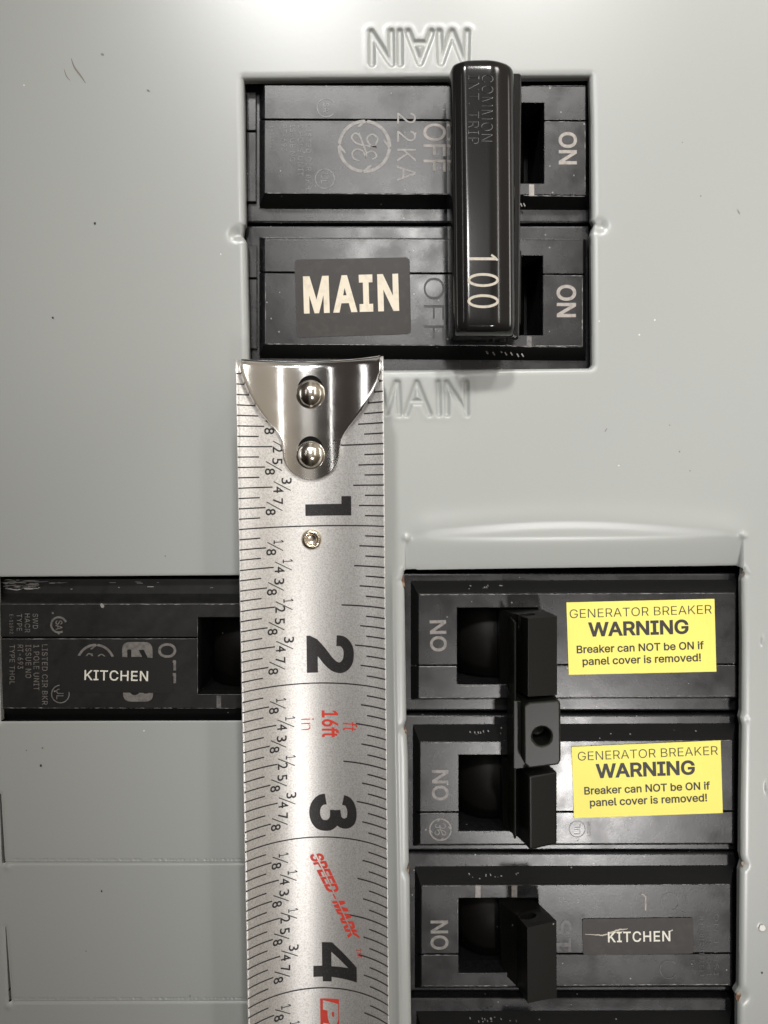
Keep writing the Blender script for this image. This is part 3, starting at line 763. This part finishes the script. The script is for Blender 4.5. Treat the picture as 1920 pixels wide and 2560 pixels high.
h2 = block_handle(gen, [(1323, 1940), (1393, 1928), (1393, 2110), (1324, 2126)], [(1256, 1892), (1346, 1886), (1346, 2066), (1258, 2070)], None)
h3 = block_handle(kit, [(1318, 2319), (1391, 2302), (1392, 2494), (1319, 2508)], [(1250, 2256), (1338, 2250), (1342, 2424), (1254, 2427)], (1318, 2278, 3.2))
h4 = block_handle(low, [(1320, 2700), (1392, 2684), (1392, 2880), (1320, 2892)], [(1252, 2616), (1340, 2610), (1344, 2784), (1256, 2788)], None)
# handle tie: side rail with a drilled bridge over the gap
bm = bmesh.new()
pl = [(1310, 1764), (1322, 1756), (1398, 1750), (1402, 1760), (1403, 1902), (1396, 1913), (1322, 1922), (1311, 1912)]
loft(bm, [ring(pl, 8.4), drop(pl, 8.4, 1.0)])
tie = from_bm('handle_tie', bm, M['tie'], gen, 'drilled olive black bridge joining the two handles')
hole_cut(tie, P(1355, 1841, 8.4), Vector((0, -1, 0)), .00150, .005)
bev(tie, .35, 3, 30)
bm = bmesh.new()
for (a, b_) in (((1285, 1556), (1291, 1752)), ((1285, 1922), (1291, 2098))):
    q = [(a[0], a[1]), (b_[0], a[1] - 1), (b_[0], b_[1]), (a[0], b_[1])]
    loft(bm, [ring(q, 5.6), drop(q, 5.6, -1.5)])
q = [(1283, 1750), (1316, 1754), (1316, 1922), (1283, 1924)]
loft(bm, [ring(q, 5.4), drop(q, 5.4, -1.5)])
bev(from_bm('rail', bm, M['tie'], tie), .2, 3)

def right_marks():
    SDm, S, SF = M['stampdim'], M['stamp'], M['stampfaint']
    mark('on_marking', SDm, k1, lambda b: text_px(b, 'ON', (1117, 1628), (1115, 1550), 41, ZF, .016))
    mark('on_marking', SDm, k2, lambda b: text_px(b, 'ON', (1121, 2001), (1121, 1925), 41, ZF, .016))
    mark('on_marking', SDm, k3, lambda b: text_px(b, 'ON', (1121, 2374), (1120, 2301), 44, ZF, .016))
    mark('emblem', SDm, k2, lambda b: script_roundel(b, (1101, 2074), 28, 3.4, ZF, 268))
    def il(b):
        stroke_px(b, [(1195, 2213), (1195, 2244)], 13, ZF); stroke_px(b, [(1286, 2213), (1286, 2243)], 14, ZF)
    mark('index_line', SDm, k3, il)
    def ul(b):
        stroke_px(b, circ((1443, 2073), 20, 28), 2.6, ZF, closed=True); text_px(b, 'UL', (1451, 2086), (1451, 2060), 15, ZF); text_px(b, 'LISTED', (1477, 2090), (1477, 2056), 9, ZF); text_px(b, 'c', (1447, 2102), (1447, 2096), 8, ZF)
    mark('approval_mark', SF, k2, ul)
    def ul3(b):
        stroke_px(b, circ((1675, 2255), 22, 28), 2.2, ZF, closed=True); stroke_px(b, circ((1672, 2424), 22, 26, 30, 320), 2.4, ZF)
        for i, (s, u, a, c_) in enumerate((('TYPE THQL', 1718, 2300, 2232), ('LISTED CIR BKR', 1760, 2440, 2290), ('1 POLE UNIT', 1778, 2440, 2310), ('ISSUE NO', 1796, 2440, 2284), ('SWD HACR', 1738, 2452, 2400))):
            text_px(b, s, (u, a), (u, c_), 11, ZF, -.004, 1.1)
    mark('approval_print', M['stampghost'], k3, ul3)
    mark('rating_number', S, k3, lambda b: (stroke_px(b, [(1614, 2242), (1614, 2276)], 4, ZF), stroke_px(b, spline([(1614, 2242), (1609, 2237), (1603, 2234)], 4), 3, ZF, .05)))
    mark('rating_number', M['stampghost'], k3, lambda b: text_px(b, '15', (1428, 2380), (1428, 2300), 40, ZF, .02))
    def trip(y, z, n_=26):
        def f(b):
            for i in range(n_):
                u = 1172 + rng.random() * 122; v = y + rng.choice([-8, 0, 8, 12]) + rng.normal(0, 1.5)
                du, dv = ((4, 0) if rng.random() < .4 else (1.5, 5))
                stroke_px(b, [(u, v), (u + du, v + dv)], 2.4, z, .25)
        return f
    for c_, y in ((k1, 1472), (k2, 1836), (k3, 2192), (k4, 2552)): mark('trip_lettering', SF, c_, trip(y, -2.4))
right_marks()
def warn(case, poly, lines, label):
    w = label_plate(case, 'warning_label', M['yellow'], poly, ZF, .12, label)
    def f(b):
        for s, p0, p1, cap, bold in lines: text_px(b, s, p0, p1, cap, ZF, bold, lift=.15)
    mark('lettering', M['ink'], w, f)
    return w
warn(k1, [(1416, 1506), (1786, 1497), (1791, 1679), (1422, 1687)],
     [('GENERATOR BREAKER', (1424.6, 1545.5), (1779.7, 1533.7), 21.5, -.004), ('WARNING', (1471, 1592), (1722, 1584.5), 36, .026), ('Breaker can NOT be ON if', (1442, 1633.6), (1760, 1622.8), 19.5, .018), ('panel cover is removed!', (1456.5, 1663.5), (1752.7, 1653), 19.5, .018)],
     'upper yellow warning label, nearly square to the breaker')
warn(k2, [(1429, 1867), (1801.5, 1851), (1807, 2032.5), (1435, 2045.5)],
     [('GENERATOR BREAKER', (1445, 1901.6), (1795, 1886.7), 21.5, -.004), ('WARNING', (1490, 1946), (1738, 1936.5), 36, .026), ('Breaker can NOT be ON if', (1461, 1987), (1775.5, 1973.5), 19.5, .018), ('panel cover is removed!', (1475, 2016.5), (1768, 2003.5), 19.5, .018)],
     'lower yellow warning label, tilted slightly anticlockwise')
kl = label_plate(k3, 'name_label', M['sticker'], [(1455.5, 2297.5), (1733, 2294), (1734, 2384), (1458, 2387.6)], ZF, .14, 'scratched black label reading KITCHEN', 7)
mark('lettering', M['white'], kl, lambda b: text_px(b, 'KITCHEN', (1520, 2356), (1676, 2353), 26, ZF, .012, 1.08, lift=.18))
mark('scratch', M['gold'], kl, lambda b: (stroke_px(b, wob([(1462, 2336), (1490, 2337), (1510, 2338), (1528, 2333), (1560, 2328)], .7), 3.2, ZF, .175, taper=True), stroke_px(b, wob([(1520, 2333), (1540, 2327), (1570, 2322)], .8), 4, ZF, .177, taper=True),
     stroke_px(b, [(1671, 2330), (1682, 2325)], 3, ZF, .177)))

edge_wear(c1, [((668, 483), (1120, 486), 1.6), ((1310, 489), (1462, 491), 1.8), ((664, 217), (1120, 216), 1.3), ((1310, 216), (1462, 214), 1.2), ((668, 304), (1120, 305), 1.0), ((1363, 304), (1460, 306), 1.5), ((1463, 310), (1463, 480), 1.0)])
edge_wear(c2, [((668, 860), (1120, 864), 1.5), ((1250, 866), (1455, 868), 1.9), ((668, 600), (1120, 602), 1.0), ((1362, 688), (1455, 690), 1.4), ((1456, 695), (1456, 862), 1.7), ((664, 690), (664, 858), 1.0)])
edge_wear(k1, [((1050, 1487), (1835, 1483), 1.5), ((1050, 1667), (1140, 1667), 1.8), ((1148, 1716), (1240, 1714), 1.8), ((1050, 1744), (1240, 1744), 1.2), ((1410, 1742), (1830, 1740), 1.2)])
edge_wear(k2, [((1056, 1857), (1240, 1857), 1.5), ((1150, 2081), (1250, 2081), 1.4), ((1056, 2033), (1140, 2033), 1.0), ((1410, 1854), (1828, 1851), 1.0)])
edge_wear(k3, [((1058, 2215), (1822, 2211), 1.3), ((1058, 2388), (1144, 2388), 1.6), ((1060, 2465), (1270, 2465), 1.8), ((1410, 2463), (1820, 2461), 1.8), ((1144, 2250), (1144, 2380), .9)])
# --- left-hand breaker, mostly left of the tape
lk = thing('kitchen_breaker', 'dull black breaker left of the tape with a KITCHEN label over its print', 'circuit breaker', (420, 1620, -20), GRP)
gl = dict(x0=-4, x1=828, bx0=-10, bx1=836, y0=1509, y1=1771, by0=1478, by1=1800, s=1595, slot=(495, 1544, 705, 1736), strip=(-40, 1446, 890, 1815), tilt=1)
cl_ = pole_case(lk, gl, M['plastic2'], ZF, -3.0)
chamfer_strip(cl_, ((-3, 1770), (827, 1771)), ((-9, 1799), (835, 1800)), ZF, -3.0)
drum(cl_, 495, 1544, 705, 1736)
block_handle(lk, [(640, 1560), (712, 1560), (712, 1752), (640, 1752)], [(600, 1552), (700, 1552), (700, 1730), (600, 1730)], None, zt=5.5)
def left_marks():
    S, SDm, SF = M['stamp'], M['stampdim'], M['stampfaint']
    def tx(b):
        for s, u, a, c_, h in (('SWD', 82, 1534, 1572, 13), ('HACR', 62, 1534, 1581, 13), ('TYPE', 42, 1535, 1577, 13), ('E-11592', 24, 1536, 1584, 9),
                               ('LISTED CIR BKR', 105, 1611, 1762, 14), ('1 POLE UNIT', 84, 1612, 1726, 14), ('ISSUE NO', 64, 1612, 1695, 14), ('RT-693', 44, 1612, 1672, 14), ('TYPE THQL', 24, 1612, 1711, 13)):
            text_px(b, s, (u, a), (u, c_), h, ZF, .002, 1.1)
    mark('approval_print', M['stampleft'], cl_, tx)
    def rg(b):
        stroke_px(b, circ((147, 1562), 19, 30, 60, 340), 5, ZF); text_px(b, 'SA', (139, 1551), (139, 1575), 17, ZF, .01)
        stroke_px(b, circ((151, 1735), 22, 32), 2.6, ZF, closed=True); text_px(b, 'UL', (141, 1722), (141, 1748), 18, ZF)
        for c in ((132, 1533), (147, 1584), (137, 1728)): sheet(b, [P(u, v, ZF + .05) for u, v in circ(c, 2.6, 8)])
    mark('approval_mark', M['stampleft'], cl_, rg)
    mark('emblem', M['stampleft'], cl_, lambda b: script_roundel(b, (239, 1658), 48, 6, ZF, 90))
    mark('off_marking', M['stampleft'], cl_, lambda b: text_px(b, 'OFF', (396, 1608), (396, 1708), 44, ZF, .010))
    mark('index_line', SF, cl_, lambda b: stroke_px(b, [(547, 1739), (547, 1770)], 11, ZF))
    bl = mark('rating_block', M['stampleft'], cl_, lambda b: sheet(b, [P(u, v, ZF + .04) for u, v in rounded([(305, 1605), (381, 1605), (383, 1754), (308, 1754)], 20)]))
    mark('rating_number', M['ghost'], bl, lambda b: text_px(b, '15', (318, 1624), (320, 1738), 50, ZF, .03, lift=.07))
    nl = label_plate(cl_, 'name_label', M['tapelabel'], [(149, 1638), (432, 1646), (431, 1733), (300, 1731), (149, 1729)], ZF, .16, 'black embossed label reading KITCHEN', 5)
    mark('lettering', M['white'], nl, lambda b: text_px(b, 'KITCHEN', (211, 1700), (370, 1703), 25, ZF, .008, 1.05, lift=.2))
    def scr(b):
        for i in range(34):
            u = abs(rng.normal(0, 60)); v = 1449 + rng.random() * 26; L = 6 + rng.random() * 34
            stroke_px(b, spline([(u, v), (u + L * .5, v + rng.normal(0, .8)), (u + L, v + rng.normal(0, 1.2))], 3), .8 + rng.random() * 2.6, -3.0, .05 + i * .001, taper=True)
        for i in range(16):
            u = rng.random() * 590; v = 1450 + rng.random() * 24; L = 3 + rng.random() * 14
            stroke_px(b, [(u, v), (u + L, v + rng.normal(0, .6))], .7 + rng.random() * 1.2, -3.0, .05 + i * .001)
        stroke_px(b, spline([(252, 1509), (256, 1515), (259, 1519)], 3), 9, ZF, .06, taper=True)
    mark('scrape', M['wear'], cl_, scr)
left_marks()
edge_wear(cl_, [((2, 1511), (588, 1511), 1.4), ((2, 1598), (490, 1597), 1.3), ((2, 1770), (588, 1771), 1.3), ((494, 1548), (494, 1732), .9)])

# ------------------------------------------------------------------ tape measure
tape = thing('tape_measure', 'silver steel tape measure blade hooked under the main breaker, numbered 1 to 4', 'tape measure', (772, 913, 10.2))
TR, TA, TZ = 15.6, 12.45, 10.2
def TS(s, t, off=0.0):
    "surface of the blade: s mm across the printed face from its centre line, t inches from the hook, off mm above the face"
    ph = s / TR; r = TR - off
    x = r * math.sin(ph); z = TZ + TR - r * math.cos(ph)
    ax = -11.12 + .227 * (t - 1); ay = -8.79 - 25.4 * (t - 1)
    return (ax + x, ay + .022 * x, z)
def TW(s, t, off=0.0): return W(*TS(s, t, off))
def SU(u, t):
    lo, hi = -TA, TA
    for _ in range(40):
        m_ = (lo + hi) / 2
        if PROJ(*TS(m_, t))[0] < u: lo = m_
        else: hi = m_
    return (lo + hi) / 2
def VT(v, s=0.0):
    lo, hi = -1.0, 6.0
    for _ in range(40):
        m_ = (lo + hi) / 2
        if PROJ(*TS(s, m_))[1] < v: lo = m_
        else: hi = m_
    return (lo + hi) / 2
# blade
bm = bmesh.new(); NS = 40; tsl = np.linspace(-.02, 6.2, 64)
gv = [[bm.verts.new(TW(-TA + 2 * TA * i / NS, t)) for i in range(NS + 1)] for t in tsl]
for a, b_ in zip(gv, gv[1:]):
    for i in range(NS): bm.faces.new((a[i], b_[i], b_[i + 1], a[i + 1]))
blade = from_bm('blade', bm, M['tape'], tape, smooth=True, recalc=False)
sd_ = blade.modifiers.new('thick', 'SOLIDIFY'); sd_.thickness = .00016; sd_.offset = -1
def line_ts(bm, s0, t0, s1, t1, w, off=.03, n_=None):
    n_ = n_ or max(2, int(abs(s1 - s0) / .6) + 1); L = []; R = []
    ds, dt = s1 - s0, (t1 - t0) * 25.4; ln = math.hypot(ds, dt); nx, ny = -dt / ln, ds / ln
    for i in range(n_ + 1):
        k = i / n_; s = s0 + ds * k; t = t0 + (t1 - t0) * k
        L.append(bm.verts.new(TW(s + nx * w / 2, t + ny * w / 2 / 25.4, off))); R.append(bm.verts.new(TW(s - nx * w / 2, t - ny * w / 2 / 25.4, off)))
    for i in range(n_): bm.faces.new((L[i], R[i], R[i + 1], L[i + 1]))
def text_ts(bm, s_, sb, t0, height, width=None, bold=0.0, off=.035, ang=0.0, shear=0.0, spacing=1.0, slices=True, plain=False, shape=None):
    "text reading down the blade, top of letters to the right: baseline at s = sb, starting at inch t0; height and width in mm"
    if shape: vs, fs = shape; h0, h1 = vs[:, 1].min(), vs[:, 1].max()
    else:
        vs, fs = glyphs(s_, bold, spacing, shear, plain)
        H = glyphs('H', bold, 1.0, 0.0, plain)[0][:, 1]; h0, h1 = H.min(), H.max()
    x0, x1 = vs[:, 0].min(), vs[:, 0].max()
    k = height / (h1 - h0); kx = (width / (x1 - x0)) if width else k
    tmp = bmesh.new(); vv = [tmp.verts.new(((a - x0) * kx, (h - h0) * k, 0)) for a, h in vs]
    for f in fs:
        try: tmp.faces.new([vv[i] for i in f])
        except ValueError: pass
    ca, sa = math.cos(ang), math.sin(ang)
    bmesh.ops.rotate(tmp, cent=(0, 0, 0), matrix=Matrix.Rotation(ang, 3, 'Z'), verts=tmp.verts)
    ys = [v.co.y for v in tmp.verts]
    if slices and max(ys) - min(ys) > .9:
        y = min(ys) + .5
        while y < max(ys):
            bmesh.ops.bisect_plane(tmp, geom=tmp.verts[:] + tmp.edges[:] + tmp.faces[:], plane_co=(0, y, 0), plane_no=(0, 1, 0)); y += .5
    mp = {v: bm.verts.new(TW(sb + v.co.y, t0 + v.co.x / 25.4, off)) for v in tmp.verts}
    for f in tmp.faces: bm.faces.new([mp[v] for v in f.verts])
    tmp.free()
def scale_print(bm):
    tq = 1.5
    Ls = {16: SU(654, tq), 8: SU(668, tq), 4: SU(686, tq), 2: SU(687, tq)}
    Rs = {16: SU(915, tq), 8: SU(900, tq), 4: SU(886.5, tq), 2: SU(854, tq)}
    e = TA - .02; w = .205
    for i in range(1, 6 * 16):
        t = i / 16
        if i % 16 == 0: line_ts(bm, -e, t, e, t, w); continue
        k = 2 if i % 8 == 0 else 4 if i % 4 == 0 else 8 if i % 2 == 0 else 16
        line_ts(bm, -e, t, Ls[k], t, w)
        line_ts(bm, Rs[k], t, e, t, w * 1.1)
    dS, dN = SU(668, tq), SU(686.5, tq); s_a, s_b = SU(671, tq), SU(710, tq)
    qS, qN, q_a, q_b = SU(688, tq), SU(708.5, tq), SU(689, tq), SU(731, tq)
    for inch in range(0, 6):
        for num, den, fr in ((1, 8, .125), (1, 4, .25), (3, 8, .375), (1, 2, .5), (5, 8, .625), (3, 4, .75), (7, 8, .875)):
            t = inch + fr
            if inch == 0 and fr < .3: continue
            hd = 1.62; q = den != 8
            nb, db, a, c = (qN, qS, q_a, q_b) if q else (dN, dS, s_a, s_b)
            sh = -.004
            text_ts(bm, str(num), nb, t - (.0555 if q else .054) + (.010 if num == 1 else 0), hd, .60 if num == 1 else 1.0, .004 if num == 1 else .010, plain=num != 1)
            line_ts(bm, a, t - .034, c, t + .024, .15, .034, 4)
            text_ts(bm, str(den), db, t + (-.003 if q else .009), hd, 1.02, .010, plain=True)
mark('printed_scale', M['tapeink'], blade, scale_print)
def ribbon_loop(pts, w):
    p = np.array(spline(pts, 6)); t = np.gradient(p, axis=0); t /= np.hypot(*t.T)[:, None]
    n = np.stack([-t[:, 1], t[:, 0]], -1) * w / 2
    return np.concatenate([p + n, (p - n)[::-1]])
def numeral_shape(k):
    "heavy grotesque numerals drawn in their own box, x along the reading direction"
    if k == 1: return fill_loops([np.array([(19, 0), (19, 92), (0, 92), (0, 118), (48, 118), (48, 0)], float)], -1)
    if k == 2:
        return fill_loops([ribbon_loop([(13, 74), (15, 90), (28, 102), (46, 105), (66, 101), (80, 87), (79, 70), (66, 54), (46, 39), (30, 26), (20, 17)], 27),
                           np.array([(0, 0), (0, 8), (10, 27), (94, 27), (94, 0)], float)], -1)
    if k == 3:
        return fill_loops([ribbon_loop([(13, 84), (17, 97), (30, 105), (46, 107), (62, 103), (71, 91), (70, 78), (60, 68), (40, 64)], 25),
                           ribbon_loop([(40, 64), (62, 62), (76, 51), (79, 38), (75, 24), (62, 15), (45, 12), (28, 16), (16, 27), (13, 40)], 27)], -1)
    q = np.array
    return fill_loops([q([(0, .20), (0, .43), (.55, 1), (.93, 1), (.88, .41), (1, .41), (1, .21), (.88, .21), (.88, 0), (.60, 0), (.60, .20)]) * 100,
                       q([(.24, .41), (.61, .41), (.61, .80)]) * 100], -1)
for n_, va, vb, ua, ub in ((1, 1241.5, 1289.5, 763, 878), (2, 1588, 1682, 767, 885), (3, 1984, 2077, 773, 892), (4, 2355, 2453, 783, 892)):
    def big(bm):
        s0, s1 = SU(ua, n_ - .15), SU(ub, n_ - .15)
        text_ts(bm, '', s0, VT(va), s1 - s0, (VT(vb) - VT(va)) * 25.4, shape=numeral_shape(n_))
    mark('printed_numeral', M['tapeink'], blade, big)
def reds(bm):
    text_ts(bm, '16ft', SU(805, 2.3), VT(1776), SU(846, 2.3) - SU(805, 2.3), 4.4, .02)
    text_ts(bm, 'ft', SU(858, 2.3), VT(1802), SU(892, 2.3) - SU(858, 2.3), 1.45, .0)
    text_ts(bm, 'in', SU(753, 2.3), VT(1795), 2.0, 1.9, -.01)
    a = math.atan2(885 - 772, 2352 - 2140)
    text_ts(bm, 'SPEED-MARK', SU(774, 3.3), VT(2138), 2.05, 15.6, .035, ang=math.radians(25), shear=.35)
    text_ts(bm, 'TM', SU(888, 3.5), VT(2363), .9, 1.4, .0, ang=math.radians(14))
    def blk(s0, s1, t0, t1, off=.034):
        k = 6; rows = [[bm.verts.new(TW(s0 + (s1 - s0) * i / k, t, off)) for t in (t0, t1)] for i in range(k + 1)]
        for i in range(k): bm.faces.new((rows[i][0], rows[i][1], rows[i + 1][1], rows[i + 1][0]))
    blk(SU(801, 4.2), SU(848, 4.2), VT(2496), VT(2496) + .95)
red = mark('red_print', M['red'], blade, reds)
mark('red_print_letters', M['tape'], red, lambda bm: text_ts(bm, 'PERMA', SU(808, 4.2), VT(2500), SU(845, 4.2) - SU(807, 4.2), 21.5, .06, off=.055, shear=.1))
def midline(bm):
    s0, t0 = SU(774, 3.3), VT(2138)
    a = math.radians(25); o_ = 1.0
    for k in range(1):
        x0, x1 = .2, 15.4
        line_ts(bm, s0 + x0 * math.sin(a) + o_ * math.cos(a), t0 + (x0 * math.cos(a) - o_ * math.sin(a)) / 25.4, s0 + x1 * math.sin(a) + o_ * math.cos(a), t0 + (x1 * math.cos(a) - o_ * math.sin(a)) / 25.4, .22, .06, 24)
mark('red_print_line', M['tape'], red, midline)

# hook: sheet following the blade, bent back into the opening
prof = [(1196, 0), (1194.5, 14), (1191, 28), (1184, 42), (1174, 55), (1160, 66), (1140, 73), (1118, 75.5), (1098, 78), (1082, 86), (1066, 98), (1050, 112), (1030, 129), (1005, 147), (982, 161), (960, 171), (942, 178), (928, 181.5), (920, 182.5)]
hv = []
bm = bmesh.new(); NH = 36
def hk(s, t, off): return TW(s, t, off)
rows = []
for v, hw in prof:
    t = VT(v + 3); hw_s = (SU(779 + hw, t) - SU(779 - hw, t)) / 2 if hw else .02
    sm = (SU(779 + hw, t) + SU(779 - hw, t)) / 2 if hw else SU(778, t)
    rows.append([(sm + hw_s * (2 * i / NH - 1), t, .40) for i in range(NH + 1)])
gv = [[bm.verts.new(hk(*p_)) for p_ in r] for r in rows]
# bend: quarter turn of radius 1.1 mm, then the tab
t_b = rows[-1][0][1]; last = rows[-1]
for k in range(1, 7):
    a = math.radians(90 * k / 6); rr = 1.1
    gv.append([bm.verts.new(Vector(hk(s, t_b, .40)) + Vector((0, rr * (1 - math.cos(a)), rr * math.sin(a))) / 1000) for s, _, _ in last])
for dz in (3, 6, 9):
    gv.append([bm.verts.new(Vector(hk(s, t_b, .40)) + Vector((0, 1.1 + dz, 1.1)) / 1000) for s, _, _ in last])
for a, b_ in zip(gv, gv[1:]):
    for i in range(NH):
        bm.faces.new((a[i], a[i + 1], b_[i + 1], b_[i]))
hook = from_bm('hook', bm, M['chrome'], tape, 'polished steel hook riveted to the blade', smooth=True, recalc=True)
sd_ = hook.modifiers.new('thick', 'SOLIDIFY'); sd_.thickness = .00055; sd_.offset = 0
bev(hook, .16, 3, 50)
def dome(name, u, v, r_px, height, parent, material, base_off, prof_=None):
    t = VT(v); s = SU(u, t); c = Vector(TW(s, t, base_off))
    X, Y, Z = TS(s, t, base_off); R_ = r_px * (D - Z - height) / F / 1000 / 1.0
    n_ = (Vector(TW(s, t, 1)) - Vector(TW(s, t, 0))).normalized()
    q = n_.to_track_quat('Z', 'Y')
    pr = prof_ or [(math.sin(math.radians(a)), math.cos(math.radians(a))) for a in (90, 78, 66, 54, 42, 30, 18, 8)]
    bm = bmesh.new(); prev = None; N = 40
    for x, z in [(pr[0][0], -.9)] + pr:
        cur = [bm.verts.new(c + q @ Vector((R_ * x * math.cos(2 * math.pi * i / N), R_ * x * math.sin(2 * math.pi * i / N), z * height / 1000))) for i in range(N)]
        if prev:
            for i in range(N): bm.faces.new((prev[i], prev[(i + 1) % N], cur[(i + 1) % N], cur[i]))
        prev = cur
    bm.faces.new(prev)
    return from_bm(name, bm, material, parent, smooth=True)
for v in (986, 1137):
    dome('rivet', 777, v, 37, 1.7, hook, M['rivet'], .65)
    t = VT(v - 10); s = SU(777, t); bm = bmesh.new()
    c = [(s + 2.15 * math.cos(a), t + 2.3 * math.sin(a) / 25.4) for a in np.linspace(0, 2 * math.pi, 40, endpoint=False)]
    bm.faces.new([bm.verts.new(TW(a, b_, .72)) for a, b_ in c])
    from_bm('rivet_slot', bm, M['void'], hook)  # flat black disc; the slot's shade is put into its colour
dome('small_rivet', 779, 1348, 26, .5, blade, M['rivet2'], .05, [(1, .1), (.97, .5), (.88, .85), (.74, 1.0), (.6, .98), (.5, .8), (.45, .45), (.40, .35), (.1, .3)])
